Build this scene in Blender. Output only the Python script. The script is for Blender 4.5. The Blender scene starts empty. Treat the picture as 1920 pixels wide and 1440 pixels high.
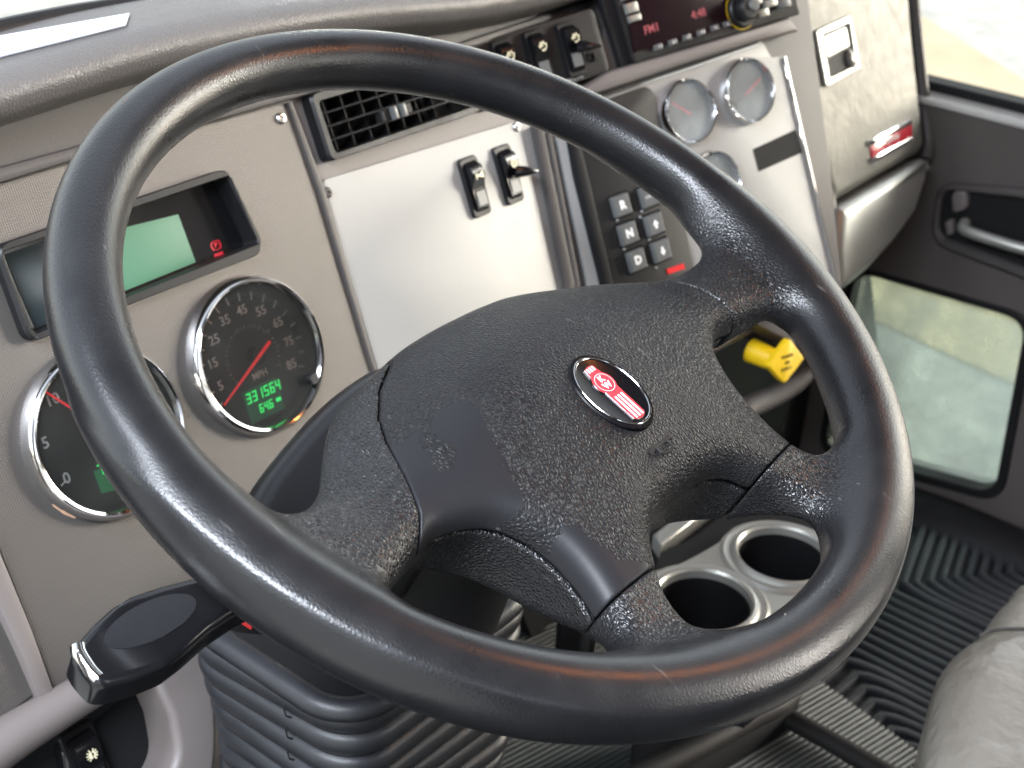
import bpy, bmesh, math, random
import numpy as np
from mathutils import Vector, Matrix
random.seed(7); rng = np.random.default_rng(7)
R = math.radians
sc = bpy.context.scene
COL = sc.collection

# ------------------------------------------------------------------ camera (solved from the rim ellipse and dash lines)
FPX = 2663.0
B = np.array([[0.62918435, -0.72865513, -0.27053419], [-0.35246504, 0.04274035, -0.93484847], [0.69274486, 0.68354587, -0.2299339]])
C0 = np.array([-5.07e-04, -2.9075e-02, 7.18278e-01]); ALPHA = 0.7183
T = R(24)
Xc = B[:, 0]
Yc = math.cos(T) * B[:, 1] + math.sin(T) * B[:, 2]
Zc = math.cos(T) * B[:, 2] - math.sin(T) * B[:, 1]
RW = np.array([Xc, Yc, Zc])
CAMPOS = RW @ (-C0)
cam = bpy.data.cameras.new('camera'); camo = bpy.data.objects.new('camera', cam); COL.objects.link(camo)
cx = RW @ np.array([1, 0, 0]); cy = RW @ np.array([0, -1, 0]); cz = RW @ np.array([0, 0, -1])
camo.matrix_world = Matrix([[cx[0], cy[0], cz[0], CAMPOS[0]], [cx[1], cy[1], cz[1], CAMPOS[1]], [cx[2], cy[2], cz[2], CAMPOS[2]], [0, 0, 0, 1]])
cam.sensor_width = 34.6; cam.lens = 34.6 * FPX / 1920; cam.clip_start = 0.02; cam.clip_end = 500
cam.dof.use_dof = True; cam.dof.focus_distance = 0.69; cam.dof.aperture_fstop = 14.5
sc.camera = camo
sc.render.resolution_x = 1024; sc.render.resolution_y = 768
# ------------------------------------------------------------------ world, sun, exposure
SUN_EL, SUN_ROT = R(18), R(125)
w = bpy.data.worlds.new('World'); sc.world = w; w.use_nodes = True
nt = w.node_tree; bg = nt.nodes['Background']; sky = nt.nodes.new('ShaderNodeTexSky'); sky.sky_type = 'NISHITA'
sky.sun_disc = False; sky.sun_elevation = SUN_EL; sky.sun_rotation = SUN_ROT; sky.dust_density = 2.0; sky.air_density = 1.2; sky.ozone_density = 1.0
hs = nt.nodes.new('ShaderNodeHueSaturation'); hs.inputs['Saturation'].default_value = 0.38
nt.links.new(sky.outputs[0], hs.inputs['Color']); nt.links.new(hs.outputs[0], bg.inputs[0]); bg.inputs[1].default_value = 0.15
sun = bpy.data.lights.new('sun', 'SUN'); sun.energy = 0.5; sun.angle = R(10); sun.color = (1, .96, .9)
so = bpy.data.objects.new('sun', sun); COL.objects.link(so)
sd = Vector((math.sin(SUN_ROT) * math.cos(SUN_EL), math.cos(SUN_ROT) * math.cos(SUN_EL), math.sin(SUN_EL)))
so.rotation_euler = sd.to_track_quat('Z', 'Y').to_euler()
sc.view_settings.view_transform = 'Standard'; sc.view_settings.look = 'None'; sc.view_settings.exposure = 2.1; sc.view_settings.gamma = 1
sc.cycles.max_bounces = 8; sc.cycles.use_denoising = True; sc.cycles.transparent_max_bounces = 12
sc.cycles.caustics_reflective = False; sc.cycles.sample_clamp_indirect = 6


def area(name, loc, tgt, sx, sy, power, col):
    l = bpy.data.lights.new(name, 'AREA'); l.shape = 'RECTANGLE'; l.size = sx; l.size_y = sy; l.energy = power; l.color = col
    o = bpy.data.objects.new(name, l); COL.objects.link(o); o.location = loc
    o.rotation_euler = (Vector(loc) - Vector(tgt)).to_track_quat('Z', 'Y').to_euler(); return o


area('added_door_fill', (-1.05, -.15, 1.15), (-.2, -.05, 0), 1.3, .42, 30.0, (.84, .90, 1))  # added fill lamp, makes the long highlight on the lower-left rim
area('amber_dome_light', (.70, -.43, .79), (0, -.1, 0), .035, .02, .42, (1, .30, .06))

# ------------------------------------------------------------------ frames
class Frame:
    def __init__(s, o, ex, ey):
        s.o = np.array(o, float); s.ex = np.array(ex, float); s.ex /= np.linalg.norm(s.ex)
        ey = np.array(ey, float); ey -= s.ex * (ey @ s.ex); s.ey = ey / np.linalg.norm(ey); s.ez = np.cross(s.ex, s.ey)
    def px(s, x, y, h=0.0):
        d = RW @ np.array([(x - 960) / FPX, (y - 720) / FPX, 1.0])
        t = ((s.o + h * s.ez - CAMPOS) @ s.ez) / (d @ s.ez)
        q = CAMPOS + d * t - s.o
        return (q @ s.ex, q @ s.ey)
    def poly(s, txt, h=0.0):
        return [s.px(*[float(k) for k in q.split(',')], h) for q in txt.split()]
    def W(s, a, b, h=0.0): return s.o + a * s.ex + b * s.ey + h * s.ez
    def M(s, c=(0, 0, 0)):
        o = s.W(*c); m = Matrix.Identity(4)
        for i in range(3): m[i][0] = s.ex[i]; m[i][1] = s.ey[i]; m[i][2] = s.ez[i]; m[i][3] = o[i]
        return m
    def at(s, px, py, h=0.0, yaw=0.0, yawx=0.0):
        a, b = s.px(px, py, h); return Frame(s.W(a, b, h), s.ex, s.ey)


sT, cT = math.sin(T), math.cos(T)
Xv = np.array([1., 0, 0]); Yd = np.array([0, cT, -sT]); Zd = np.array([0, sT, cT])
DASH = Frame(Yd * .33, Xv, Zd)
_o = DASH.px(1000, 390)
th = R(15)
WING = Frame(DASH.W(_o[0], _o[1], 0), math.cos(th) * Xv - math.sin(th) * Yd, Zd)
GLOVE = Frame(Yd * .34, Xv, Zd)
DOOR = Frame((1.18, 0, 0), (0, -1, 0), (0, 0, 1))
CONS = Frame((0, 0, -.42), (1, 0, 0), (0, 1, 0))
FLOOR = Frame((0, 0, -.76), (1, 0, 0), (0, 1, 0))
GROUND = Frame((0, 0, -2.0), (1, 0, 0), (0, 1, 0))
vv = math.sin(ALPHA) * Yd + math.cos(ALPHA) * Zd
ro = R(2.2)
WHEEL = Frame((0, 0, 0), math.cos(ro) * Xv + math.sin(ro) * vv, -math.sin(ro) * Xv + math.cos(ro) * vv)
ID = Frame((0, 0, 0), (1, 0, 0), (0, 1, 0))

# ------------------------------------------------------------------ materials
class NT:
    def __init__(s, m): s.m = m; s.t = m.node_tree; s.b = s.t.nodes['Principled BSDF']
    def n(s, ty, **k):
        nd = s.t.nodes.new(ty)
        for a, v in k.items():
            if a.startswith('i_'): nd.inputs[a[2:].replace('_', ' ')].default_value = v
            else: setattr(nd, a, v)
        return nd
    def l(s, a, b): s.t.links.new(a, b)


def setp(b, **k):
    for a, v in k.items():
        b.inputs[a.replace('_', ' ')].default_value = v


def mat(name, col, rough=.5, metal=0., bump=None, var=0., rvar=0., spec=.5, coat=0., vscale=8., **kw):
    """bump: list of (kind, scale, strength, dist)"""
    m = bpy.data.materials.new(name); m.use_nodes = True; N = NT(m)
    setp(N.b, Base_Color=(*col, 1), Roughness=rough, Metallic=metal)
    N.b.inputs['Specular IOR Level'].default_value = spec
    N.b.inputs['Coat Weight'].default_value = coat; N.b.inputs['Coat Roughness'].default_value = .08
    tc = N.n('ShaderNodeTexCoord')
    if var or rvar:
        nz = N.n('ShaderNodeTexNoise', i_Scale=vscale, i_Detail=6., i_Roughness=.62); N.l(tc.outputs['Object'], nz.inputs['Vector'])
        if var:
            mx = N.n('ShaderNodeMix', data_type='RGBA'); mx.inputs['A'].default_value = (*[c * (1 - var) for c in col], 1)
            mx.inputs['B'].default_value = (*[min(1, c * (1 + var)) for c in col], 1)
            N.l(nz.outputs['Fac'], mx.inputs['Factor']); N.l(mx.outputs['Result'], N.b.inputs['Base Color'])
        if rvar:
            mr = N.n('ShaderNodeMapRange'); mr.inputs['From Min'].default_value = .3; mr.inputs['From Max'].default_value = .7
            mr.inputs['To Min'].default_value = rough - rvar; mr.inputs['To Max'].default_value = rough + rvar
            N.l(nz.outputs['Fac'], mr.inputs['Value']); N.l(mr.outputs['Result'], N.b.inputs['Roughness'])
    prev = None
    for (kind, scale, st, dist) in (bump or []):
        if kind == 'noise':
            t = N.n('ShaderNodeTexNoise', i_Scale=scale, i_Detail=4., i_Roughness=.6); out = t.outputs['Fac']; vec = t.inputs['Vector']
        elif kind == 'cell':
            wn = N.n('ShaderNodeTexNoise', i_Scale=scale * .8, i_Detail=2.); N.l(tc.outputs['Object'], wn.inputs['Vector'])
            va = N.n('ShaderNodeVectorMath', operation='MULTIPLY_ADD'); va.inputs[1].default_value = (.9 / scale,) * 3
            N.l(wn.outputs['Color'], va.inputs[0]); N.l(tc.outputs['Object'], va.inputs[2])
            t = N.n('ShaderNodeTexVoronoi', feature='DISTANCE_TO_EDGE', i_Scale=scale); N.l(va.outputs[0], t.inputs['Vector'])
            mr = N.n('ShaderNodeMapRange', interpolation_type='SMOOTHSTEP'); mr.inputs['From Max'].default_value = .32; N.l(t.outputs['Distance'], mr.inputs['Value'])
            out = mr.outputs['Result']; vec = None
        elif kind == 'weave':
            s1 = N.n('ShaderNodeTexWave', wave_type='BANDS', bands_direction='X', i_Scale=scale); s2 = N.n('ShaderNodeTexWave', wave_type='BANDS', bands_direction='Y', i_Scale=scale)
            N.l(tc.outputs['Object'], s1.inputs['Vector']); N.l(tc.outputs['Object'], s2.inputs['Vector'])
            ad = N.n('ShaderNodeMath', operation='ADD'); N.l(s1.outputs['Fac'], ad.inputs[0]); N.l(s2.outputs['Fac'], ad.inputs[1]); out = ad.outputs[0]; vec = None
        elif kind == 'dir':
            mp = N.n('ShaderNodeMapping'); mp.inputs['Scale'].default_value = (1, .22, 1); mp.inputs['Rotation'].default_value = (0, 0, .5); N.l(tc.outputs['Object'], mp.inputs['Vector'])
            t = N.n('ShaderNodeTexNoise', i_Scale=scale, i_Detail=5., i_Roughness=.65); N.l(mp.outputs[0], t.inputs['Vector']); out = t.outputs['Fac']; vec = None
        if vec is not None: N.l(tc.outputs['Object'], vec)
        bp = N.n('ShaderNodeBump', i_Strength=st, i_Distance=dist); N.l(out, bp.inputs['Height'])
        if prev: N.l(prev.outputs[0], bp.inputs['Normal'])
        prev = bp
    if prev: N.l(prev.outputs[0], N.b.inputs['Normal'])
    return m


def emis(name, col, st):
    m = bpy.data.materials.new(name); m.use_nodes = True; b = m.node_tree.nodes['Principled BSDF']
    setp(b, Base_Color=(*[c * .3 for c in col], 1), Emission_Color=(*col, 1), Emission_Strength=st, Roughness=.4); return m


def glass(name, tint=(1, 1, 1), rough=.02, opac=0.0, ocol=(.8, .9, .8)):
    m = bpy.data.materials.new(name); m.use_nodes = True; t = m.node_tree; t.nodes.remove(t.nodes['Principled BSDF'])
    o = t.nodes['Material Output']; tr = t.nodes.new('ShaderNodeBsdfTransparent'); tr.inputs[0].default_value = (*tint, 1)
    gl = t.nodes.new('ShaderNodeBsdfGlossy'); gl.inputs['Roughness'].default_value = rough
    fr = t.nodes.new('ShaderNodeFresnel'); fr.inputs[0].default_value = 1.5; mx = t.nodes.new('ShaderNodeMixShader')
    last = tr.outputs[0]
    if opac:
        df = t.nodes.new('ShaderNodeBsdfDiffuse'); df.inputs[0].default_value = (*ocol, 1); m2 = t.nodes.new('ShaderNodeMixShader')
        nz = t.nodes.new('ShaderNodeTexNoise'); nz.inputs['Scale'].default_value = 14; nz.inputs['Detail'].default_value = 8
        tc = t.nodes.new('ShaderNodeTexCoord'); t.links.new(tc.outputs['Object'], nz.inputs['Vector'])
        mr = t.nodes.new('ShaderNodeMapRange'); mr.inputs['From Min'].default_value = .3; mr.inputs['From Max'].default_value = .7
        mr.inputs['To Min'].default_value = opac * .5; mr.inputs['To Max'].default_value = opac * 1.5; t.links.new(nz.outputs['Fac'], mr.inputs['Value'])
        t.links.new(mr.outputs['Result'], m2.inputs[0]); t.links.new(tr.outputs[0], m2.inputs[1]); t.links.new(df.outputs[0], m2.inputs[2]); last = m2.outputs[0]
    t.links.new(fr.outputs[0], mx.inputs[0]); t.links.new(last, mx.inputs[1]); t.links.new(gl.outputs[0], mx.inputs[2]); t.links.new(mx.outputs[0], o.inputs[0]); return m


M = {}
M['plastic_black'] = mat('black_plastic', (.009, .009, .010), .42, spec=.3, var=.2, rvar=.08, vscale=30, bump=[('noise', 900, .12, .0004)])
M['gloss_black'] = mat('gloss_black', (.006, .006, .007), .16, bump=[('noise', 400, .03, .0002)])
M['matte_black'] = mat('matte_black', (.008, .008, .009), .65, spec=.22, var=.3, vscale=20, bump=[('noise', 700, .2, .0004)])
M['satin_black'] = mat('satin_black', (.014, .0135, .0135), .55, spec=.25, var=.2, vscale=25, bump=[('noise', 800, .15, .0004)])
M['chrome'] = mat('chrome', (.82, .82, .83), .08, 1., rvar=.03, vscale=60)
M['screw'] = mat('screw_steel', (.45, .44, .42), .3, 1., var=.2, vscale=200)
M['trim'] = mat('taupe_trim', (.135, .118, .112), .5, var=.07, vscale=12, bump=[('noise', 600, .25, .0004)])
M['trim_dark'] = mat('dark_trim', (.055, .049, .047), .55, var=.1, vscale=12, bump=[('noise', 500, .3, .0004)])
M['brow'] = mat('vinyl_brow', (.105, .098, .094), .42, var=.12, rvar=.08, vscale=14, bump=[('cell', 430, .4, .0006), ('noise', 60, .25, .002)])
M['silver'] = mat('silver_plate', (.30, .30, .292), .52, .25, var=.06, rvar=.05, vscale=10, bump=[('weave', 280, .10, .0002), ('noise', 300, .05, .0003)])
M['silver_tex'] = mat('silver_weave_plate', (.100, .092, .086), .46, .5, var=.05, rvar=.04, vscale=6, bump=[('weave', 190, .32, .0003)])
M['glove'] = mat('grained_silver', (.165, .16, .138), .5, .35, var=.12, rvar=.08, vscale=60, bump=[('dir', 260, .7, .002)])
M['silver_paint'] = mat('silver_paint', (.33, .328, .30), .33, .5, var=.06, rvar=.05, vscale=14, bump=[('noise', 350, .08, .0004)])
M['dial'] = mat('dial_face', (.010, .010, .011), .5)
M['dial_grey'] = mat('dial_grey', (.62, .67, .68), .5, var=.15, vscale=80)
M['white'] = mat('white_print', (.9, .9, .87), .6)
M['cream'] = mat('cream_print', (.80, .74, .50), .5, var=.15, vscale=900)
M['grey_print'] = mat('grey_print', (.30, .31, .31), .6)
M['red'] = mat('red_needle', (.85, .03, .035), .4)
setp(NT(M['red']).b, Emission_Color=(1, .03, .04, 1), Emission_Strength=.10)
M['red_tag'] = mat('red_plastic', (.75, .015, .02), .35)
M['yellow'] = mat('yellow_plastic', (.85, .56, .01), .4, var=.1, vscale=60)
M['button'] = mat('grey_button', (.10, .105, .105), .35, var=.1, vscale=90)
M['mat_ridge'] = mat('mat_ridge', (.030, .032, .036), .34, var=.3, rvar=.08, vscale=14, bump=[('noise', 300, .2, .0006)])
M['rubber_mat'] = mat('rubber_mat', (.010, .011, .012), .5, var=.3, rvar=.1, vscale=14, bump=[('noise', 300, .2, .0006)])
M['rubber'] = mat('bellows_rubber', (.018, .019, .022), .38, var=.2, rvar=.08, vscale=20, bump=[('noise', 900, .3, .0005)])
M['leather_seat'] = mat('seat_leather', (.25, .232, .20), .33, var=.12, rvar=.08, vscale=10, bump=[('cell', 260, .05, .0005), ('noise', 11, .7, .014), ('noise', 34, .35, .004)])
M['door_vinyl'] = mat('door_vinyl', (.075, .064, .060), .55, var=.15, vscale=10, bump=[('noise', 300, .3, .001)])
M['paper'] = mat('paper', (.75, .78, .85), .8, var=.05, vscale=50)
M['headliner'] = mat('headliner', (.20, .195, .19), .9, var=.05)
M['wall_int'] = mat('cab_lining', (.10, .09, .085), .8, var=.1)
M['concrete'] = mat('concrete', (.48, .47, .43), .9, var=.6, vscale=5, bump=[('noise', 20, .2, .02)])
M['sand'] = mat('sand', (.55, .45, .30), .95, var=.35, vscale=1.6, bump=[('noise', 20, .3, .02)])
M['glass'] = glass('clear_glass', (.97, .98, .97), .03)
M['dial_glass'] = glass('dial_glass', (.97, .97, .97), .12, .02, (.7, .74, .72))
M['dial_glass_dusty'] = glass('dusty_dial_glass', (.9, .92, .92), .25, .36, (.62, .68, .68))
M['door_glass'] = glass('green_glass', (.78, .86, .80), .06, .40, (.75, .82, .74))
M['lcd'] = mat('lcd_green', (.06, .13, .085), .45, spec=.2, var=.05, vscale=20)
NL = NT(M['lcd']); setp(NL.b, Emission_Color=(.10, .30, .17, 1), Emission_Strength=.08)
M['lcd_dark'] = mat('lcd_dark', (.02, .028, .032), .22, var=.2, vscale=60)
M['red_lit'] = emis('red_lit', (1, .03, .06), .16)
M['radio_red'] = emis('radio_red', (.8, .12, .16), .035)
M['green_lit'] = emis('green_lit', (.03, 1, .18), .22)
M['green_back'] = emis('green_back', (.0, .25, .07), .07)
M['green_back2'] = emis('green_back_dim', (.0, .2, .07), .03)
M['radio_face'] = mat('radio_face', (.012, .004, .006), .3, spec=.15)
M['emblem_black'] = mat('emblem_black', (.004, .004, .005), .25, spec=.15)
M['badge_red'] = mat('badge_red', (.55, .01, .03), .2, coat=.5)
M['emblem_red'] = mat('emblem_red', (.72, .035, .05), .3, coat=.6)
M['rust'] = mat('tan_grime', (.42, .25, .16), .9, var=.4, vscale=300)


def wheel_mat(name, base, rough, grain, gscale, fine, spec=.45):
    """black moulded leather grain; the 'worn' attribute polishes the grain away where hands rub it"""
    m = bpy.data.materials.new(name); m.use_nodes = True; N = NT(m); b = N.b; b.inputs['Specular IOR Level'].default_value = spec
    tc = N.n('ShaderNodeTexCoord'); at = N.n('ShaderNodeAttribute', attribute_name='worn'); ag = N.n('ShaderNodeAttribute', attribute_name='grain')
    nz = N.n('ShaderNodeTexNoise', i_Scale=30., i_Detail=6.); N.l(tc.outputs['Object'], nz.inputs['Vector'])
    nzf = N.n('ShaderNodeTexNoise', i_Scale=220., i_Detail=3.); N.l(tc.outputs['Object'], nzf.inputs['Vector'])
    # ragged worn mask
    md = N.n('ShaderNodeMath', operation='MULTIPLY_ADD'); md.inputs[1].default_value = .8; N.l(nzf.outputs['Fac'], md.inputs[0]); N.l(at.outputs['Fac'], md.inputs[2])
    wm = N.n('ShaderNodeMapRange', interpolation_type='SMOOTHSTEP'); wm.inputs['From Min'].default_value = .8; wm.inputs['From Max'].default_value = 1.0; N.l(md.outputs[0], wm.inputs['Value'])
    wn = N.n('ShaderNodeTexNoise', i_Scale=gscale * .7, i_Detail=2.); N.l(tc.outputs['Object'], wn.inputs['Vector'])
    va = N.n('ShaderNodeVectorMath', operation='MULTIPLY_ADD'); va.inputs[1].default_value = (.7 / gscale,) * 3; N.l(wn.outputs['Color'], va.inputs[0])
    mp = N.n('ShaderNodeMapping'); mp.inputs['Rotation'].default_value = (0, 0, -.5); mp.inputs['Scale'].default_value = (1.1, .8, 1); N.l(tc.outputs['Object'], mp.inputs['Vector']); N.l(mp.outputs[0], va.inputs[2])
    vo = N.n('ShaderNodeTexVoronoi', feature='DISTANCE_TO_EDGE', i_Scale=gscale); N.l(va.outputs[0], vo.inputs['Vector'])
    mr = N.n('ShaderNodeMapRange', interpolation_type='SMOOTHSTEP'); mr.inputs['From Max'].default_value = .42; N.l(vo.outputs['Distance'], mr.inputs['Value'])
    inv = N.n('ShaderNodeMath', operation='SUBTRACT'); inv.inputs[0].default_value = 1.; N.l(wm.outputs['Result'], inv.inputs[1])
    st = N.n('ShaderNodeMath', operation='MULTIPLY'); st.inputs[1].default_value = grain; st0 = N.n('ShaderNodeMath', operation='MULTIPLY'); N.l(inv.outputs[0], st0.inputs[0]); N.l(ag.outputs['Fac'], st0.inputs[1]); N.l(st0.outputs[0], st.inputs[0])
    bp = N.n('ShaderNodeBump', i_Distance=.0011); N.l(mr.outputs['Result'], bp.inputs['Height']); N.l(st.outputs[0], bp.inputs['Strength'])
    b2 = N.n('ShaderNodeBump', i_Distance=.0006, i_Strength=fine); n2 = N.n('ShaderNodeTexNoise', i_Scale=700., i_Detail=3.); N.l(tc.outputs['Object'], n2.inputs['Vector'])
    N.l(n2.outputs['Fac'], b2.inputs['Height']); N.l(bp.outputs[0], b2.inputs['Normal']); N.l(b2.outputs[0], b.inputs['Normal'])
    mx = N.n('ShaderNodeMix', data_type='RGBA'); mx.inputs['A'].default_value = (*[c * .75 for c in base], 1); mx.inputs['B'].default_value = (*[c * 1.35 for c in base], 1)
    N.l(nz.outputs['Fac'], mx.inputs['Factor'])
    m2 = N.n('ShaderNodeMix', data_type='RGBA'); m2.inputs['B'].default_value = (base[0] * 1.3, base[1] * 1.3, base[2] * 1.35, 1)
    N.l(wm.outputs['Result'], m2.inputs['Factor']); N.l(mx.outputs['Result'], m2.inputs['A']); N.l(m2.outputs['Result'], b.inputs['Base Color'])
    # pale scuffs and hairline scratches where rings and keys have rubbed
    sm = N.n('ShaderNodeMapping'); sm.inputs['Rotation'].default_value = (.3, .5, .9); sm.inputs['Scale'].default_value = (1, .12, 1); N.l(tc.outputs['Object'], sm.inputs['Vector'])
    sn = N.n('ShaderNodeTexNoise', i_Scale=260., i_Detail=3.); N.l(sm.outputs[0], sn.inputs['Vector'])
    s1 = N.n('ShaderNodeMapRange'); s1.inputs['From Min'].default_value = .69; s1.inputs['From Max'].default_value = .76; N.l(sn.outputs['Fac'], s1.inputs['Value'])
    s2 = N.n('ShaderNodeMapRange'); s2.inputs['From Min'].default_value = .50; s2.inputs['From Max'].default_value = .62; N.l(nz.outputs['Fac'], s2.inputs['Value'])
    s3 = N.n('ShaderNodeMath', operation='MULTIPLY'); N.l(s1.outputs['Result'], s3.inputs[0]); N.l(s2.outputs['Result'], s3.inputs[1])
    m3 = N.n('ShaderNodeMix', data_type='RGBA'); m3.inputs['B'].default_value = (.075, .072, .07, 1); N.l(s3.outputs[0], m3.inputs['Factor']); N.l(m2.outputs['Result'], m3.inputs['A']); N.l(m3.outputs['Result'], b.inputs['Base Color'])
    rr = N.n('ShaderNodeMapRange'); rr.inputs['From Min'].default_value = .3; rr.inputs['From Max'].default_value = .7; rr.inputs['To Min'].default_value = rough - .06; rr.inputs['To Max'].default_value = rough + .08
    N.l(nz.outputs['Fac'], rr.inputs['Value'])
    r2 = N.n('ShaderNodeMix', data_type='FLOAT'); r2.inputs['B'].default_value = .43
    N.l(wm.outputs['Result'], r2.inputs['Factor']); N.l(rr.outputs['Result'], r2.inputs['A']); N.l(r2.outputs['Result'], b.inputs['Roughness'])
    return m


M['rim'] = M['spoke'] = wheel_mat('rim_vinyl', (.009, .009, .010), .30, .44, 520, .0, .48)
M['pad'] = wheel_mat('pad_vinyl', (.011, .011, .012), .36, .46, 500, .0, .22)

# ------------------------------------------------------------------ object helpers
def tag(o, label=None, cat=None, group=None, kind=None):
    if label: o['label'] = label
    if cat: o['category'] = cat
    if group: o['group'] = group
    if kind: o['kind'] = kind
    return o


FR = {}
def thing(name, frame, c, label, cat, group=None):
    """an Empty at the thing's base; its parts are meshes written in the frame's own coordinates"""
    o = bpy.data.objects.new(name, None); COL.objects.link(o); o.empty_display_size = .02
    if len(c) == 2: c = (c[0], c[1], 0)
    o.matrix_world = frame.M(c); FR[o.name] = (frame, Vector(c)); tag(o, label, cat, group); return o


def mesh_obj(name, me, parent=None, frame=None, c=None):
    o = bpy.data.objects.new(name, me); COL.objects.link(o)
    if parent is not None:
        o.parent = parent; pf, off = FR[parent.name]
        if frame is not None: me.transform(pf.M().inverted() @ frame.M())
        me.transform(Matrix.Translation(-off)); FR[o.name] = FR[parent.name]
    else:
        frame = frame or ID; c = c or (0, 0, 0)
        me.transform(Matrix.Translation(-Vector(c))); o.matrix_world = frame.M(c); FR[o.name] = (frame, Vector(c))
    return o


def fin(bm, name, m, smooth=True, ang=35):
    me = bpy.data.meshes.new(name); bmesh.ops.recalc_face_normals(bm, faces=bm.faces[:]); bm.to_mesh(me); bm.free()
    me.materials.append(m)
    if smooth:
        for p in me.polygons: p.use_smooth = True
        try: me.set_sharp_from_angle(angle=R(ang))
        except Exception: pass
    return me


def obj(name, bm, m, parent=None, frame=None, c=None, smooth=True, ang=35):
    return mesh_obj(name, fin(bm, name, m, smooth, ang), parent, frame, c)


def rpoly(pts, r, seg=5):
    """round a polygon's corners; r one radius or a list"""
    n = len(pts); out = []
    for i in range(n):
        p = Vector(pts[i][:2]); a = Vector(pts[i - 1][:2]); b = Vector(pts[(i + 1) % n][:2]); rr = (r[i] if i < len(r) else 0) if isinstance(r, (list, tuple)) else r
        if rr <= 0: out.append(tuple(p)); continue
        da = (a - p); db = (b - p); t = min(rr, da.length * .48, db.length * .48); pa = p + da.normalized() * t; pb = p + db.normalized() * t
        for k in range(seg + 1):
            s = k / seg; q = pa * (1 - s) ** 2 + p * 2 * s * (1 - s) + pb * s * s; out.append(tuple(q))
    return out


def prism(bm, pts, h0, h1, bev=0., seg=2, M4=None):
    """pts in the plane, from height h0 up to h1, the top edge bevelled"""
    a = sum(pts[i][0] * pts[(i + 1) % len(pts)][1] - pts[(i + 1) % len(pts)][0] * pts[i][1] for i in range(len(pts)))
    if a < 0: pts = pts[::-1]
    n = len(pts); P = [Vector(p) for p in pts]
    if bev <= 0: rings = [(0, h0), (0, h1)]
    else: rings = [(0, h0)] + [(bev * (1 - math.cos(k / seg * math.pi / 2)), h1 - bev + bev * math.sin(k / seg * math.pi / 2)) for k in range(seg + 1)]
    nor = []
    for i in range(n):
        e1 = (P[i] - P[i - 1]); e2 = (P[(i + 1) % n] - P[i])
        n1 = Vector((e1.y, -e1.x)).normalized() if e1.length > 1e-9 else Vector((0, 0)); n2 = Vector((e2.y, -e2.x)).normalized() if e2.length > 1e-9 else n1
        m_ = (n1 + n2); m_ = m_.normalized() if m_.length > 1e-6 else n1; nor.append(m_ / max(.5, m_.dot(n1)))
    vs = []
    for (ins, h) in rings:
        row = []
        for i in range(n):
            q = P[i] - nor[i] * ins; v = Vector((q.x, q.y, h))
            row.append(bm.verts.new(M4 @ v if M4 else v))
        vs.append(row)
    for k in range(len(rings) - 1):
        for i in range(n): bm.faces.new((vs[k][i], vs[k][(i + 1) % n], vs[k + 1][(i + 1) % n], vs[k + 1][i]))
    f1 = bm.faces.new(vs[-1]); f0 = bm.faces.new(vs[0][::-1])
    bmesh.ops.triangulate(bm, faces=[f1, f0])


def prism_holes(bm, outer, holes, h0, h1):
    from mathutils.geometry import tessellate_polygon
    loops = [outer] + holes; P3 = [[Vector((p[0], p[1], 0)) for p in l] for l in loops]; tris = tessellate_polygon(P3)
    flat = [p for l in loops for p in l]; T1 = [bm.verts.new((p[0], p[1], h1)) for p in flat]; T0 = [bm.verts.new((p[0], p[1], h0)) for p in flat]
    for t in tris:
        for V in (T1, T0):
            try: bm.faces.new([V[i] for i in t])
            except ValueError: pass
    k = 0
    for l in loops:
        n = len(l)
        for i in range(n):
            a_, b_ = k + i, k + (i + 1) % n; bm.faces.new((T0[a_], T0[b_], T1[b_], T1[a_]))
        k += n


def circ(c, r, n=48): return [(c[0] + r * math.cos(2 * math.pi * i / n), c[1] + r * math.sin(2 * math.pi * i / n)) for i in range(n)]


def frame_ring(bm, outer, inner, h0, h1, bev=0.001, h_in=None):
    """a raised frame between two outlines with the same number of points"""
    n = len(outer); h_in = h0 if h_in is None else h_in
    co = Vector((sum(p[0] for p in outer) / n, sum(p[1] for p in outer) / n))
    def off(p, d):
        v = Vector(p[:2]) - co; L = v.length; return co + v * (1 + d / max(L, 1e-6))
    rings = [[(*p[:2], h0) for p in outer], [(*p[:2], h1 - bev) for p in outer], [(*off(p, -bev), h1) for p in outer],
             [(*off(p, bev), h1) for p in inner], [(*p[:2], h1 - bev) for p in inner], [(*p[:2], h_in) for p in inner]]
    V = [[bm.verts.new(q) for q in r] for r in rings]
    for k in range(5):
        for i in range(n): bm.faces.new((V[k][i], V[k][(i + 1) % n], V[k + 1][(i + 1) % n], V[k + 1][i]))


def box(bm, a0, a1, b0, b1, h0, h1, bev=0., seg=1):
    prism(bm, [(a0, b0), (a1, b0), (a1, b1), (a0, b1)], h0, h1, bev, seg)


def lathe(bm, prof, c=(0, 0), n=48, sy=1.0, cap=True):
    V = [[bm.verts.new((c[0] + r * math.cos(2 * math.pi * i / n), c[1] + sy * r * math.sin(2 * math.pi * i / n), h)) for i in range(n)] if r > 1e-7 else [bm.verts.new((c[0], c[1], h))] for (r, h) in prof]
    for k in range(len(V) - 1):
        A, Bv = V[k], V[k + 1]
        for i in range(n):
            j = (i + 1) % n
            if len(A) == 1 and len(Bv) == 1: continue
            if len(A) == 1: bm.faces.new((A[0], Bv[j], Bv[i]))
            elif len(Bv) == 1: bm.faces.new((A[i], A[j], Bv[0]))
            else: bm.faces.new((A[i], A[j], Bv[j], Bv[i]))


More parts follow.
